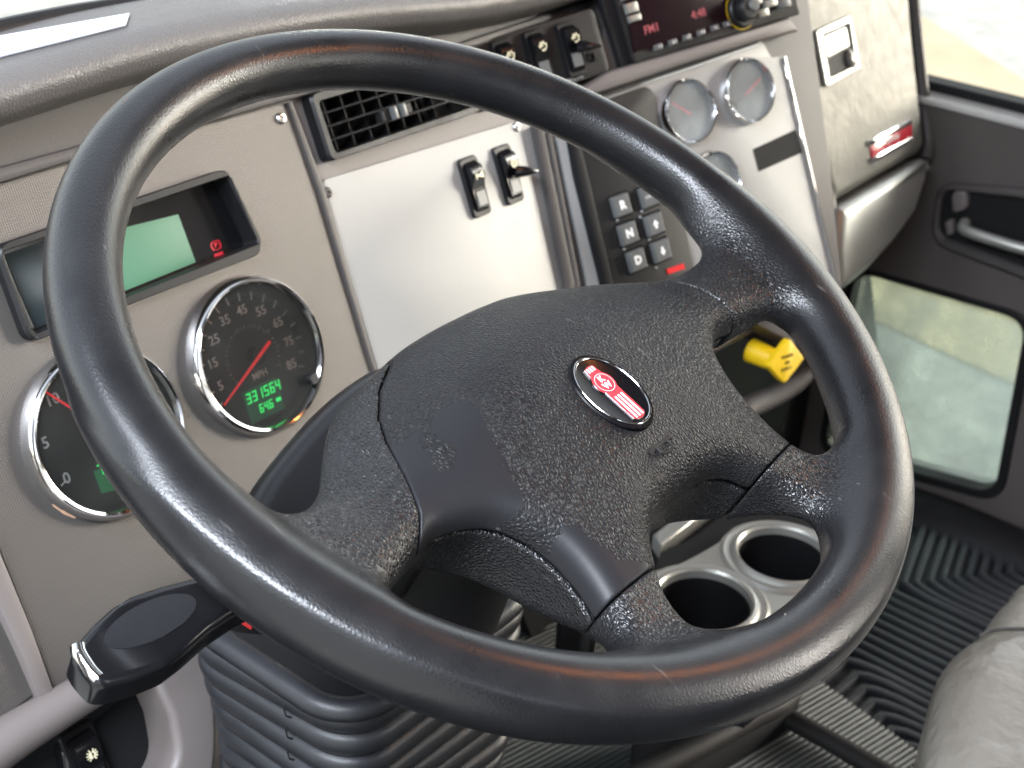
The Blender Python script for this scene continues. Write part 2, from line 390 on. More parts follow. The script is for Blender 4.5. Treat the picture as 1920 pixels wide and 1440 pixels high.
def catmull(P, k=6, closed=False):
    P = [Vector(p) for p in P]; n = len(P); out = []
    rngn = n if closed else n - 1
    for i in range(rngn):
        p0 = P[(i - 1) % n] if closed or i > 0 else P[0] * 2 - P[1]; p1 = P[i]; p2 = P[(i + 1) % n]; p3 = P[(i + 2) % n] if closed or i + 2 < n else P[-1] * 2 - P[-2]
        for j in range(k):
            t = j / k; out.append(.5 * ((2 * p1) + (p2 - p0) * t + (2 * p0 - 5 * p1 + 4 * p2 - p3) * t * t + (3 * p1 - p0 - 3 * p2 + p3) * t ** 3))
    if not closed: out.append(P[-1])
    return out


def tube(bm, path, r, n=10, caps=True, flat=1.0, up=(0, 0, 1)):
    path = [Vector(p) for p in path]; rr = r if isinstance(r, (list, tuple)) else [r] * len(path); rows = []
    for i, p in enumerate(path):
        d = (path[min(i + 1, len(path) - 1)] - path[max(i - 1, 0)]).normalized(); u = Vector(up); s = d.cross(u)
        if s.length < 1e-4: s = d.cross(Vector((1, 0, 0)))
        s.normalize(); t = s.cross(d)
        rows.append([bm.verts.new(p + (s * math.cos(2 * math.pi * k / n) + t * math.sin(2 * math.pi * k / n) * flat) * rr[i]) for k in range(n)])
    for i in range(len(rows) - 1):
        for k in range(n): bm.faces.new((rows[i][k], rows[i][(k + 1) % n], rows[i + 1][(k + 1) % n], rows[i + 1][k]))
    if caps: bm.faces.new(rows[0][::-1]); bm.faces.new(rows[-1])


def NB(): return bmesh.new()


def text(name, s, size, pos, m, parent, h=0., rot=0., align='CENTER', depth=.0002, bold=0., sx=1.):
    cu = bpy.data.curves.new('t', 'FONT'); cu.body = s; cu.size = size; cu.align_x = align; cu.align_y = 'CENTER'; cu.extrude = depth; cu.offset = bold; cu.resolution_u = 2
    o = bpy.data.objects.new('t', cu); COL.objects.link(o)
    me = bpy.data.meshes.new_from_object(o.evaluated_get(bpy.context.evaluated_depsgraph_get())); bpy.data.objects.remove(o); bpy.data.curves.remove(cu)
    me.transform(Matrix.Translation((pos[0], pos[1], h)) @ Matrix.Rotation(rot, 4, 'Z') @ Matrix.Diagonal((sx, 1, 1, 1)))
    me.materials.clear(); me.materials.append(m); me.name = name
    return mesh_obj(name, me, parent)


SEG = {'0': 'abcdef', '1': 'bc', '2': 'abged', '3': 'abgcd', '4': 'fgbc', '5': 'afgcd', '6': 'afgedc', '7': 'abc', '8': 'abcdefg', '9': 'abcdfg', 'm': 'ceg', 'i': 'c', '-': 'g', ' ': '', 'F': 'aefg', 'M': 'abcef'}
def seven(bm, s, x, y, hgt, h, slant=.12):
    wd = hgt * .52; t = hgt * .13
    for chh in s:
        if chh == '.':
            box(bm, x - t * .9, x, y, y + t, h, h + .0002); continue
        for g in SEG[chh]:
            L = {'a': (0, wd, hgt - t, hgt), 'g': (0, wd, hgt / 2 - t / 2, hgt / 2 + t / 2), 'd': (0, wd, 0, t), 'f': (0, t, hgt / 2, hgt), 'b': (wd - t, wd, hgt / 2, hgt), 'e': (0, t, 0, hgt / 2), 'c': (wd - t, wd, 0, hgt / 2)}[g]
            pts = [(x + L[0] + slant * L[2], y + L[2]), (x + L[1] + slant * L[2], y + L[2]), (x + L[1] + slant * L[3], y + L[3]), (x + L[0] + slant * L[3], y + L[3])]
            prism(bm, pts, h, h + .0002)
        x += wd + hgt * .22


# =================================================================== STEERING WHEEL (signed distance field -> smooth mesh)
RR, TR = .21, .0172
hx = lambda s: [tuple(float(k) for k in q.split(',')) for q in s.split()]
half_top = hx('0,.0305 .02,.029 .04,.0262 .075,.0145 .109,.001 .135,-.0115 .152,-.0165 .168,-.0165 .180,-.0105 .190,.004 .203,.02')
arc = [(.207 * math.cos(a), .207 * math.sin(a)) for a in np.linspace(R(12), R(90), 12)[:-1]]
h1p = half_top[1:] + arc; half_left = hx('.02,.0315 .04,.031 .0626,.0275 .083,.0235 .104,.0165 .135,-.003 .157,-.0160 .170,-.0185 .183,-.011 .192,.003 .203,.02')
h1 = [(0, .0308)] + h1p + [(0, .207)] + [(-x, y) for x, y in (half_left + arc)[::-1]]
h3h = hx('.022,-.1195 .038,-.1265 .0485,-.139 .056,-.151 .0595,-.167 .056,-.182 .042,-.198 .02,-.204')
h3 = [(0, -.118)] + h3h + [(0, -.205)] + [(-x, y) for x, y in h3h[::-1]]
h2 = hx('.134,-.0640 .1196,-.0635 .0995,-.0735 .0883,-.0925 .0850,-.114 .0880,-.135 .0950,-.148 .1085,-.1560 .125,-.159 .150,-.142 .182,-.105 .187,-.086 .178,-.0755 .1587,-.0705 .145,-.0665')
h4 = [(-x, y) for x, y in h2]


def poly_sdf(P, x, y):
    P = np.array([(p[0], p[1]) for p in P]); d = np.full(x.shape, 1e9, np.float64); ins = np.zeros(x.shape, bool)
    for i in range(len(P)):
        a = P[i]; b = P[(i + 1) % len(P)]; e = b - a; wx = x - a[0]; wy = y - a[1]; t = np.clip((wx * e[0] + wy * e[1]) / (e @ e + 1e-18), 0, 1)
        d = np.minimum(d, (wx - e[0] * t) ** 2 + (wy - e[1] * t) ** 2)
        c = ((a[1] > y) != (b[1] > y)) & (x < (b[0] - a[0]) * (y - a[1]) / ((b[1] - a[1]) + 1e-18) + a[0]); ins ^= c
    d = np.sqrt(d); return np.where(ins, -d, d)


def smin(a, b, k): h = np.maximum(k - np.abs(a - b), 0) / k; return np.minimum(a, b) - h * h * k * .25
def smax(a, b, k): return -smin(-a, -b, k)


GS = .0015; GX = np.arange(-.237, .2371, GS)
gx, gy = np.meshgrid(GX, GX, indexing='ij')
cat2 = lambda P: [(p.x, p.y) for p in catmull([(a, b, 0) for a, b in P], 5, True)]
dh = np.minimum.reduce([poly_sdf(cat2(h), gx, gy) for h in (h1, h2, h3, h4)])
D2 = -dh - .0012
ctrl = hx('0,-.063,.013 0,-.03,.0115 .05,-.06,.0105 .035,-.02,.008 0,0,.002 0,.02,-.009 0,.03,-.018 .075,-.004,-.006 .075,.014,-.017 .085,-.04,.0055 .109,-.008,-.012 .13,-.03,-.0045 .141,-.014,-.014 .135,-.06,.000 .165,-.04,.001 .165,-.018,-.006 .195,-.04,.004 .195,0,0 0,-.1,.0085 0,-.118,.002 .04,-.11,.007 .068,-.137,.001 .085,-.1,.004 .075,-.155,-.001 .075,-.18,.003 .1,-.068,.004')
cp = np.array(ctrl + [(-a, b, c) for a, b, c in ctrl if a > 0])
def phi(r2): return np.where(r2 > 1e-12, .5 * r2 * np.log(np.maximum(r2, 1e-12)), 0)
nC = len(cp); A_ = np.zeros((nC + 3, nC + 3)); A_[:nC, :nC] = phi(((cp[:, None, :2] - cp[None, :, :2]) ** 2).sum(-1)) + np.eye(nC) * 2e-5
A_[:nC, nC] = 1; A_[:nC, nC + 1:] = cp[:, :2]; A_[nC, :nC] = 1; A_[nC + 1:, :nC] = cp[:, :2].T
sol = np.linalg.solve(A_, np.r_[cp[:, 2], 0, 0, 0])
WT = sol[nC] + sol[nC + 1] * gx + sol[nC + 2] * gy
for i in range(nC): WT += sol[i] * phi((gx - cp[i, 0]) ** 2 + (gy - cp[i, 1]) ** 2)
WT = np.clip(WT, -.03, .02)
rc = np.sqrt((gx / 1.25) ** 2 + ((gy + .05) / 1.0) ** 2)
s_ = np.clip((.140 - rc) / .065, 0, 1); WB = -.016 - .042 * s_ * s_ * (3 - 2 * s_)
# pad cut outline: seams only where the pad meets the spokes, elsewhere well outside
padcut = cat2(hx('-.150,-.0665 -.1365,-.0655 -.1288,-.0545 -.1150,-.0300 -.1060,-.0150 -.0950,-.0010 -.0780,.0130 -.055,.0235 -.040,.045 .0,.06 .09,.05 .118,.018 .128,-.006 .1335,-.022 .1372,-.040 .1372,-.058 .140,-.067'))
padcut_low = hx('.100,-.055 .080,-.060')
P_ = hx('-.1380,-.0665 -.1288,-.0545 -.1150,-.0300 -.1060,-.0150 -.0950,-.0010 -.0780,.0130 -.055,.0250 -.040,.045 0,.06 .09,.05 .118,.018 .128,-.006 .1335,-.022 .1372,-.040 .1378,-.0665 .1100,-.0655 .0800,-.0900 .0760,-.1100 .0910,-.1372 .0460,-.1392 .03,-.1300 0,-.127 -.03,-.1300 -.0460,-.1392 -.0910,-.1372 -.0760,-.1100 -.0800,-.0900 -.1100,-.0655')
P_ = hx('-.1400,-.0700 -.1372,-.0650 -.1288,-.0545 -.1150,-.0300 -.1060,-.0150 -.0950,-.0010 -.0780,.0130 -.055,.0250 -.040,.045 0,.06 .09,.05 .118,.018 .128,-.006 .1335,-.022 .1372,-.040 .1378,-.0620 .1390,-.0700 .1000,-.0900 .0950,-.1200 .0960,-.1366 .0700,-.1376 .0420,-.1392 .02,-.1450 -.02,-.1450 -.0420,-.1392 -.0700,-.1376 -.0960,-.1366 -.0950,-.1200 -.1000,-.0900')
DP = poly_sdf(P_, gx, gy)


def bil(G, x, y):
    fx = np.clip((x - GX[0]) / GS, 0, len(GX) - 1.001); fy = np.clip((y - GX[0]) / GS, 0, len(GX) - 1.001); i = fx.astype(int); j = fy.astype(int); u = fx - i; v = fy - j
    return G[i, j] * (1 - u) * (1 - v) + G[i + 1, j] * u * (1 - v) + G[i, j + 1] * (1 - u) * v + G[i + 1, j + 1] * u * v


def f_parts(d2, wt, wb, dp, x, y, z, which):
    q = np.sqrt(x * x + y * y)
    top = smax(d2, z - wt, .016); S = smax(top, wb - z, .012)
    if which == 'body':
        S = smax(S, -(dp - .0003), .0011)
        tor = np.sqrt((q - RR) ** 2 + z * z) - TR
        S = smax(S, q - .218, .004)
        return smin(S, tor, .018)
    if which == 'pad':
        return smax(smax(S, dp + .0003, .0013), (wt - .0158) - z, .002)
    if which == 'cover':
        return smax(smax(S + .0012, dp + .0004, .002), z - (wt - .0192), .002)


def surface_nets(which, zr):
    z = np.arange(zr[0], zr[1], GS)
    if which == 'body': xi = slice(0, len(GX))
    Z = z[None, None, :].astype(np.float32); X = gx[:, :, None].astype(np.float32); Y = gy[:, :, None].astype(np.float32)
    F = f_parts(D2[:, :, None].astype(np.float32), WT[:, :, None].astype(np.float32), WB[:, :, None].astype(np.float32), DP[:, :, None].astype(np.float32), X, Y, Z, which)
    nx, ny, nz = F.shape; S = F < 0
    c = sum(S[i:nx - 1 + i, j:ny - 1 + j, k:nz - 1 + k].astype(np.int8) for i in (0, 1) for j in (0, 1) for k in (0, 1))
    cells = np.argwhere((c > 0) & (c < 8)); idx = -np.ones((nx - 1, ny - 1, nz - 1), np.int64); idx[tuple(cells.T)] = np.arange(len(cells))
    acc = np.zeros((len(cells), 3)); cnt = np.zeros(len(cells)); ci, cj, ck = cells.T
    cor = [(i, j, k) for i in (0, 1) for j in (0, 1) for k in (0, 1)]
    val = {q: F[ci + q[0], cj + q[1], ck + q[2]] for q in cor}
    for a in cor:
        for ax in range(3):
            if a[ax] == 0:
                b = list(a); b[ax] = 1; b = tuple(b); fa, fb = val[a], val[b]; m = (fa < 0) != (fb < 0); t = np.where(m, fa / (fa - fb + 1e-30), 0)
                p = np.array(a, float)[None, :].repeat(len(cells), 0); p[:, ax] += t; acc += p * m[:, None]; cnt += m
    v = acc / cnt[:, None] + cells; v = v * GS + np.array([GX[0], GX[0], z[0]])
    quads = []
    for ax in range(3):
        sl0 = [slice(None)] * 3; sl1 = [slice(None)] * 3; sl0[ax] = slice(0, -1); sl1[ax] = slice(1, None)
        ch = S[tuple(sl0)] != S[tuple(sl1)]; e = np.argwhere(ch); o1, o2 = [(1, 2), (2, 0), (0, 1)][ax]
        ok = (e[:, o1] > 0) & (e[:, o2] > 0) & (e[:, o1] < F.shape[o1] - 1) & (e[:, o2] < F.shape[o2] - 1); e = e[ok]
        def cell(d1, d2_):
            q = e.copy(); q[:, o1] -= d1; q[:, o2] -= d2_; return idx[tuple(q.T)]
        qd = np.stack([cell(1, 1), cell(0, 1), cell(0, 0), cell(1, 0)], 1); fl = ~S[tuple(e.T)]
        qd[fl] = qd[fl][:, ::-1]; quads.append(qd)
    quads = np.concatenate(quads); quads = quads[(quads >= 0).all(1)]
    fn = lambda p: f_parts(bil(D2, p[:, 0], p[:, 1]), bil(WT, p[:, 0], p[:, 1]), bil(WB, p[:, 0], p[:, 1]), bil(DP, p[:, 0], p[:, 1]), p[:, 0], p[:, 1], p[:, 2], which)
    def grad(p, e=.0006):
        g = np.stack([(fn(p + np.eye(3)[i] * e) - fn(p - np.eye(3)[i] * e)) / (2 * e) for i in range(3)], 1); return g
    for _ in range(2):
        g = grad(v); L2 = (g * g).sum(1) + 1e-9; st = np.clip(fn(v) / L2, -.0006, .0006); v = v - g * st[:, None]
    g = grad(v, .0009); nrm = g / (np.linalg.norm(g, axis=1)[:, None] + 1e-12)
    return v, quads, nrm


def np_mesh(name, v, q, nrm, m, parent, worn=None, grain=None):
    used = np.unique(q); mp = -np.ones(len(v), np.int64); mp[used] = np.arange(len(used)); vv_ = v[used]; qq = mp[q]
    me = bpy.data.meshes.new(name); me.vertices.add(len(vv_)); me.vertices.foreach_set('co', vv_.ravel().astype(np.float32))
    me.loops.add(qq.size); me.loops.foreach_set('vertex_index', qq.ravel().astype(np.int32)); me.polygons.add(len(qq)); me.polygons.foreach_set('loop_start', np.arange(0, qq.size, 4).astype(np.int32))
    me.update(calc_edges=True); me.polygons.foreach_set('use_smooth', np.ones(len(qq), bool))
    me.normals_split_custom_set_from_vertices(nrm[used].tolist())
    if worn is not None:
        at = me.attributes.new('worn', 'FLOAT', 'POINT'); at.data.foreach_set('value', worn[used].astype(np.float32))
    at = me.attributes.new('grain', 'FLOAT', 'POINT'); at.data.foreach_set('value', (np.ones(len(used)) if grain is None else grain[used]).astype(np.float32))
    me.materials.append(m); return mesh_obj(name, me, parent)


wheel = thing('steering_wheel', WHEEL, (0, 0, 0), 'large black four-spoke steering wheel with worn grained pad and oval emblem', 'steering wheel')
v, q, nr = surface_nets('body', (-.062, .028))
cen = v[q].mean(1); rq = np.hypot(cen[:, 0], cen[:, 1]); dt = np.sqrt((rq - RR) ** 2 + cen[:, 2] ** 2) - TR
isrim = (dt < .0016) | (rq > .2)
angv = np.arctan2(v[:, 1], v[:, 0]); wr = np.clip((np.cos(angv - R(205)) - .55) * 1.5, 0, .5) + np.clip((np.cos(angv - R(275)) - .8) * 2, 0, .35)
rv = np.hypot(v[:, 0], v[:, 1]); dtv = np.sqrt((rv - RR) ** 2 + v[:, 2] ** 2) - TR
gn = np.clip(.20 + dtv / .012, .20, 1); wr = wr * np.clip(1 - dtv / .008, 0, 1); gn = gn * (1 - wr * 1.5)
np_mesh('rim', v, q[isrim], nr, M['rim'], wheel, wr * 0, gn)
fc = ~isrim; sx_ = cen[:, 0] > 0; lo = cen[:, 1] < -.1
wz = np.zeros(len(v))
for s_x in (True, False):
    for s_l in (True, False):
        k = fc & (sx_ == s_x) & (lo == s_l)
        if k.any(): np_mesh('spoke', v, q[k], nr, M['spoke'], wheel, wr * 0, gn)
v, q, nr = surface_nets('pad', (-.05, .03))
patch = WHEEL.poly('722,812 760,800 784,786 800,778 812,792 826,760 846,742 880,738 902,762 922,815 948,868 985,925 996,946 940,955 880,965 800,1010 770,960 745,890', .008)
phole = WHEEL.poly('797,772 820,783 835,800 858,822 864,842 850,862 838,862 824,842 812,815', .010)
tipw = WHEEL.poly('1040,1010 1050,985 1075,985 1110,1010 1160,1040 1215,1050 1250,1040 1150,1140 1125,1120 1085,1070 1050,1035', .003)
dpat = np.maximum(poly_sdf(patch, v[:, 0], v[:, 1]), -poly_sdf(phole, v[:, 0], v[:, 1]))
dpat = np.minimum(dpat, poly_sdf(tipw, v[:, 0], v[:, 1]) + .001)
pass
np_mesh('horn_pad', v, q, nr, M['pad'], wheel, np.clip(.5 - dpat / .009, 0, 1) * .9)
v, q, nr = surface_nets('cover', (-.062, .02))
np_mesh('hub_cover', v, q, nr, M['spoke'], wheel, np.zeros(len(v)))

# emblem on the pad
ez0 = .0125
ec = (0.0002, -.0625); EW, EH = .0190, .0250
bm = NB(); lathe(bm, [(1.0 * EW, -.004), (1.0 * EW, .0006), (.97 * EW, .0013), (.93 * EW, .0014), (.90 * EW, .0011), (0, .0011)], ec, 56, EH / EW)
for v_ in bm.verts: v_.co.z += ez0
emb = obj('emblem', bm, M['emblem_black'], wheel)
bm = NB(); lathe(bm, [(.905 * EW, .0008), (.905 * EW, .0018), (.895 * EW, .0020), (.865 * EW, .0020), (.855 * EW, .0018), (.855 * EW, .0008)], ec, 56, EH / EW)
for v_ in bm.verts: v_.co.z += ez0
obj('emblem_ring', bm, M['chrome'], emb)
def kwshape(g):
    # banner: small cap on top, round medallion, ribbed tail (half outline, y up)
    rc_ = .0066 + g; P = []
    P += [(.0034 + g, .0165 + g * .6), (.0041 + g, .0118)]
    P += [(rc_ * math.sin(a), .0058 + rc_ * math.cos(a)) for a in np.linspace(R(42), R(132), 12)]
    P += [(.0046 + g, -.0175 - g * .3)]; P += [(.0025, -.0190 - g), (0, -.0194 - g)]
    return [(0, .0174 + g)] + P + [(-x, y) for x, y in P[:-1][::-1]]
bm = NB(); prism(bm, [(ec[0] + x, ec[1] + y - .0003) for x, y in kwshape(.0005)], ez0 + .0008, ez0 + .0016); obj('logo_edge', bm, M['chrome'], emb)
bm = NB(); prism(bm, [(ec[0] + x, ec[1] + y - .0003) for x, y in kwshape(0)], ez0 + .0008, ez0 + .0019); obj('logo', bm, M['emblem_red'], emb)
bm = NB()
for i in (-1, 0, 1):
    box(bm, ec[0] + i * .0026 - .00055, ec[0] + i * .0026 + .00055, ec[1] - .0185, ec[1] - .0035, ez0 + .001, ez0 + .0021)
for i in (-1, 0, 1): box(bm, ec[0] + i * .0021 - .0005, ec[0] + i * .0021 + .0005, ec[1] + .0135, ec[1] + .0162, ez0 + .001, ez0 + .0021)
obj('logo_stripes', bm, M['white'], emb)
bm = NB()
for rr_ in (.0056,):
    n = 40
    for i in range(n):
        a0, a1 = 2 * math.pi * i / n, 2 * math.pi * (i + 1) / n; c_ = (ec[0], ec[1] + .0055)
        vs = [bm.verts.new((c_[0] + r_ * math.cos(a), c_[1] + r_ * math.sin(a), ez0 + .00205)) for r_, a in ((rr_, a0), (rr_, a1), (rr_ - .00025, a1), (rr_ - .00025, a0))]; bm.faces.new(vs)
obj('logo_circle', bm, M['white'], emb)
text('logo_letter', 'K', .0052, (ec[0], ec[1] + .0078), M['white'], emb, ez0 + .0020, bold=.0001)
text('logo_letter', 'W', .0052, (ec[0], ec[1] + .0034), M['white'], emb, ez0 + .0020, bold=.0001)
# horn symbol pressed in below the emblem
hz = .0094
bm = NB(); prism(bm, [(-.0095, -.0995), (-.0088, -.0935), (-.0045, -.0955), (.0085, -.0957), (.0098, -.0948), (.0098, -.0988), (.0085, -.0982), (-.0045, -.0978)], hz - .004, hz + .0001, .0003)
tube(bm, catmull([(-.0035, -.0975, hz), (-.0035, -.1015, hz), (.001, -.1030, hz), (.0055, -.1015, hz), (.0055, -.0975, hz)], 4), .0007, 6)
obj('horn_symbol', bm, M['satin_black'], wheel)



# =================================================================== CAB SHELL AND OUTSIDE
def simple(name, pts_faces, m, frame=None, **k):
    bm = NB()
    for (a0, a1, b0, b1, h0, h1) in pts_faces: box(bm, a0, a1, b0, b1, h0, h1)
    return obj(name, bm, m, None, frame or ID, None, smooth=False)


tag(simple('ground', [(-40, 40, -40, 40, -.05, 0)], M['concrete'], GROUND), kind='structure')
bm = NB(); prism(bm, GROUND.poly('1690,8 1920,150 2500,500 2500,1000 1550,560 1400,300'), 0, .006)
tag(obj('dirt_strip', bm, M['sand'], None, GROUND, smooth=False), kind='structure')
tag(simple('cab_floor', [(-.62, 1.26, -.95, .75, -.80, -.775)], M['matte_black']), kind='structure')
tag(simple('cab_ceiling', [(-.60, 1.26, -.95, .28, .80, .84)], M['headliner']), kind='structure')
tag(simple('cab_back_wall', [(-.70, 1.26, -.99, -.951, -.80, .12), (-.70, -.50, -.99, -.951, .12, .84), (1.05, 1.26, -.99, -.951, .12, .84), (-.50, 1.05, -.99, -.951, .62, .84)], M['wall_int']), kind='structure')
tag(simple('left_rear_pillar', [(-.70, -.62, -.95, -.72, -.80, .80)], M['wall_int']), kind='structure')
tag(simple('cab_front_wall', [(-.62, 1.26, .56, .60, -.80, .0)], M['matte_black']), kind='structure')
tag(simple('left_front_pillar', [(-.70, -.62, .10, .22, -.80, .80)], M['wall_int']), kind='structure')

# =================================================================== DASHBOARD
dash = thing('dashboard', DASH, (*DASH.px(640, 500), 0), 'taupe moulded dashboard with padded vinyl brow around the instruments', 'dashboard')
def ellipse_fit(F, l, t, r, b, h):
    cx_, cy_ = (l + r) / 2, (t + b) / 2
    c_ = F.px(cx_, cy_, h); rr_ = [math.dist(c_, F.px(*p, h)) for p in ((l, cy_), (r, cy_), (cx_, t), (cx_, b))]
    return c_, sum(rr_) / 4


SPc, SPr = ellipse_fit(DASH, 362, 517, 617, 815, .006); SPr *= .985; TAc = DASH.px(205, 809, .006)
HOLES = [circ(SPc, SPr * .93), circ(TAc, SPr * .93), DASH.poly('-4,468 424,322 488,464 58,635', .0)]
VHOLE = DASH.poly('590,186 868,104 893,203 625,294', .0)
bm = NB()
# base moulding of the driver side with the cut-outs for gauges, display and vent
prism_holes(bm, DASH.poly('-260,420 -60,365 0,340 130,303 283,262 520,192 860,95 1150,-5 1175,520 1190,900 700,1180 420,1180 372,1190 244,1262 100,1312 0,1364 -300,1480'), HOLES + [VHOLE], -.03, -.0035)
obj('face', bm, M['trim'], dash)
bm = NB()   # ledge above the instrument plate
a = DASH.poly('-260,385 0,313 150,272 283,235 520,170 860,80 1150,-15', .004); b_ = DASH.poly('1150,0 860,98 520,194 283,262 130,304 0,344 -260,420', .0)
prism(bm, a + b_, -.02, .006, .003); obj('ledge', bm, M['trim_dark'], dash)
bm = NB()
a = DASH.poly('-260,300 0,222 150,180 283,140 500,95 727,52 900,36 1150,-5 1330,-70', -.004); b_ = DASH.poly('1150,0 860,96 520,184 283,250 0,328 -260,400', -.004)
prism(bm, a + b_, -.05, -.002, 0); obj('recess_panel', bm, M['trim_dark'], dash)
# padded brow: profile swept along a gently bowed path; profile in (height along ey, h towards driver)
bm = NB()
path = [DASH.px(x, y, .035) for x, y in ((-420, 345), (-200, 285), (0, 223), (140, 178), (283, 133), (430, 98), (580, 70), (727, 51), (900, 36), (1060, 2), (1250, -60), (1500, -150))]
path = [(p.x, p.y) for p in catmull([(a_[0], a_[1], 0) for a_ in path], 4)]
prof = [(-.004, -.05), (-.004, -.005), (-.003, .015), (.0, .030), (.004, .036), (.011, .0405), (.019, .038), (.026, .031), (.0315, .020), (.0355, .010), (.040, -.004), (.046, -.020), (.052, -.036), (.052, -.052), (.03, -.08)]
prof = [(p.x, p.y) for p in catmull([(a_, b2, 0) for a_, b2 in prof], 3)]
rows = [[bm.verts.new((x, y + u, h)) for (u, h) in prof] for (x, y) in path]
for i in range(len(rows) - 1):
    for k in range(len(prof) - 1): bm.faces.new((rows[i][k], rows[i][k + 1], rows[i + 1][k + 1], rows[i + 1][k]))
from mathutils.bvhtree import BVHTree
brow_bvh = BVHTree.FromBMesh(bm)
obj('brow_pad', bm, M['brow'], dash)
# left edge strip and the lower lip
bm = NB(); prism(bm, DASH.poly('-60,880 -14,1000 60,1180 104,1303 72,1310 40,1235 -25,1095 -90,930', .004), -.02, .006, .003); obj('side_strip', bm, M['trim'], dash)
bm = NB(); prism(bm, DASH.poly('-80,900 -40,960 -2,1085 40,1190 66,1300 0,1350 -160,1400'), -.02, -.001); obj('side_panel', bm, M['silver_tex'], dash)
bm = NB()
lp = [DASH.px(x, y, .012) for x, y in ((-120, 1498), (0, 1408), (100, 1344), (200, 1284), (300, 1222), (380, 1160))]
cen_ = catmull([(*p, .004) for p in lp], 5)
tube(bm, cen_, [.0165 - .0075 * i / (len(cen_) - 1) for i in range(len(cen_))], 14, True, 1.1); obj('lower_lip', bm, M['trim'], dash)
bm = NB(); prism(bm, rpoly(DASH.poly('284,1262 300,1200 330,1130 430,1120 430,1250 408,1300 412,1400 400,1490 300,1490 336,1420 322,1345', .004), [0, 0, 0, 0, 0, .01, .02, 0, 0, .01, 0]), -.032, .004, .006, 6); obj('lower_panel', bm, M['trim'], dash)
bm = NB(); prism(bm, DASH.poly('380,1330 460,1180 720,1180 720,1700 340,1700', -.09), -.13, -.09); obj('under_panel', bm, M['trim'], dash)
bm = NB(); prism(bm, DASH.poly('102,1292 108,1302 150,1283 158,1266 130,1278'), -.004, -.0026); obj('grime_mark', bm, M['rust'], dash)
bm = NB(); prism(bm, DASH.poly('121,1283 137,1274 138,1280 124,1289', .0045), .0, .0045); obj('bolt_slot', bm, M['matte_black'], dash)
# wing body behind the centre stack
bm = NB()
prism(bm, WING.poly('1012,235 1120,170 1140,20 1170,-60 1500,-160 1560,300 1600,700 1330,560 1090,560 1040,420'), -.05, -.003, .002)
obj('stack_face', bm, M['trim_dark'], dash, WING)
bm = NB(); prism(bm, WING.poly('1086,172 1145,133 1300,88 1483,33 1500,58 1420,78 1300,115 1180,156 1100,182', .012), -.02, .012, .004); obj('stack_shelf', bm, M['trim'], dash, WING)
for pxs in ('1003,236 1017,236 1075,525 1105,800 1085,800 1058,530', '1024,252 1034,256 1085,525 1110,700 1100,700 1075,525'):
    bm = NB(); prism(bm, WING.poly(pxs, .002), -.03, .004, .0015); obj('seam_strip', bm, M['trim_dark'], dash, WING)


def screw(px_, py_, F, parent, h=.0, r=.0042, m='screw', label=None):
    c = F.px(px_, py_, h); bm = NB(); lathe(bm, [(r, h - .002), (r, h + .0006), (r * .75, h + .0018), (r * .35, h + .0021), (r * .32, h + .0009), (0, h + .0009)], c, 20)
    return obj('screw', bm, M[m], parent)


# ---- instrument plate (left)
ip = thing('instrument_plate', DASH, (*DASH.px(300, 640), 0), 'left silver woven-texture plate that carries the speedometer, fixed by screws', 'instrument plate')
bm = NB(); prism_holes(bm, rpoly(DASH.poly('-260,417 0,346 130,308 283,264 535,194 590,340 640,487 698,673 760,850 800,1000 640,1060 440,1125 240,1205 104,1298 60,1180 -12,1000 -200,520'), [0, 0, 0, 0, .006] + [0] * 10), HOLES, -.0033, -.0005); obj('plate', bm, M['silver_tex'], ip)
screw(527, 222, DASH, ip, 0)
# ---- silver cover panel
sp = thing('cover_panel', DASH, (*DASH.px(850, 450), 0), 'bright silver cover panel with two rocker switches right of the speedometer', 'panel')
bm = NB(); prism(bm, rpoly(DASH.poly('604,338 985,222 1003,236 1061,525 1085,700 960,760 730,760 702,672 650,500'), [.004, .004] + [0] * 7), -.0035, .0002, .0006); obj('plate', bm, M['silver'], sp)
screw(614, 361, DASH, sp, .0002, .0042, 'trim_dark'); screw(968, 238, DASH, sp, .0002, .0042, 'screw')
bm = NB(); prism(bm, DASH.poly('540,193 548,191 606,345 700,672 760,850 752,850 692,672 598,360', .0015), -.003, .0022, .0008); obj('edge_strip', bm, M['trim_dark'], dash)

# ---- air vent
vt = thing('air_vent', DASH, (*DASH.px(735, 220), 0), 'black rectangular air vent with crossed louvres above the silver panel', 'air vent')
VO = DASH.poly('577,178 875,95 902,208 617,304', .006); VI = DASH.poly('597,190 868,112 886,200 629,287', .006)
bm = NB(); frame_ring(bm, rpoly(VO, .006), rpoly(VI, .004), -.004, .008, .002, -.03); obj('bezel', bm, M['plastic_black'], vt)
bm = NB(); prism(bm, VI, -.036, -.03); obj('duct', bm, M['matte_black'], vt)
O_ = Vector(VI[3]); EX = Vector(VI[2]) - O_; EY = Vector(VI[0]) - O_
for k in range(8):
    t = (k + .7) / 8.4; a_ = O_ + EX * t; b2 = a_ + EY; bm = NB()
    prism(bm, [(a_.x, a_.y), (a_.x + .0016, a_.y), (b2.x + .0016, b2.y), (b2.x, b2.y)], -.022, -.006, .0004); obj('vertical_vane', bm, M['matte_black'], vt)
for k in range(3):
    t = (k + .95) / 3.9; a_ = O_ + EY * t; b2 = a_ + EX; bm = NB(); d = EX.normalized(); 
    prism(bm, [(a_.x, a_.y - .0006), (b2.x, b2.y - .0006), (b2.x, b2.y + .0008), (a_.x, a_.y + .0008)], -.008, .003, .0005); obj('louvre', bm, M['matte_black'], vt)
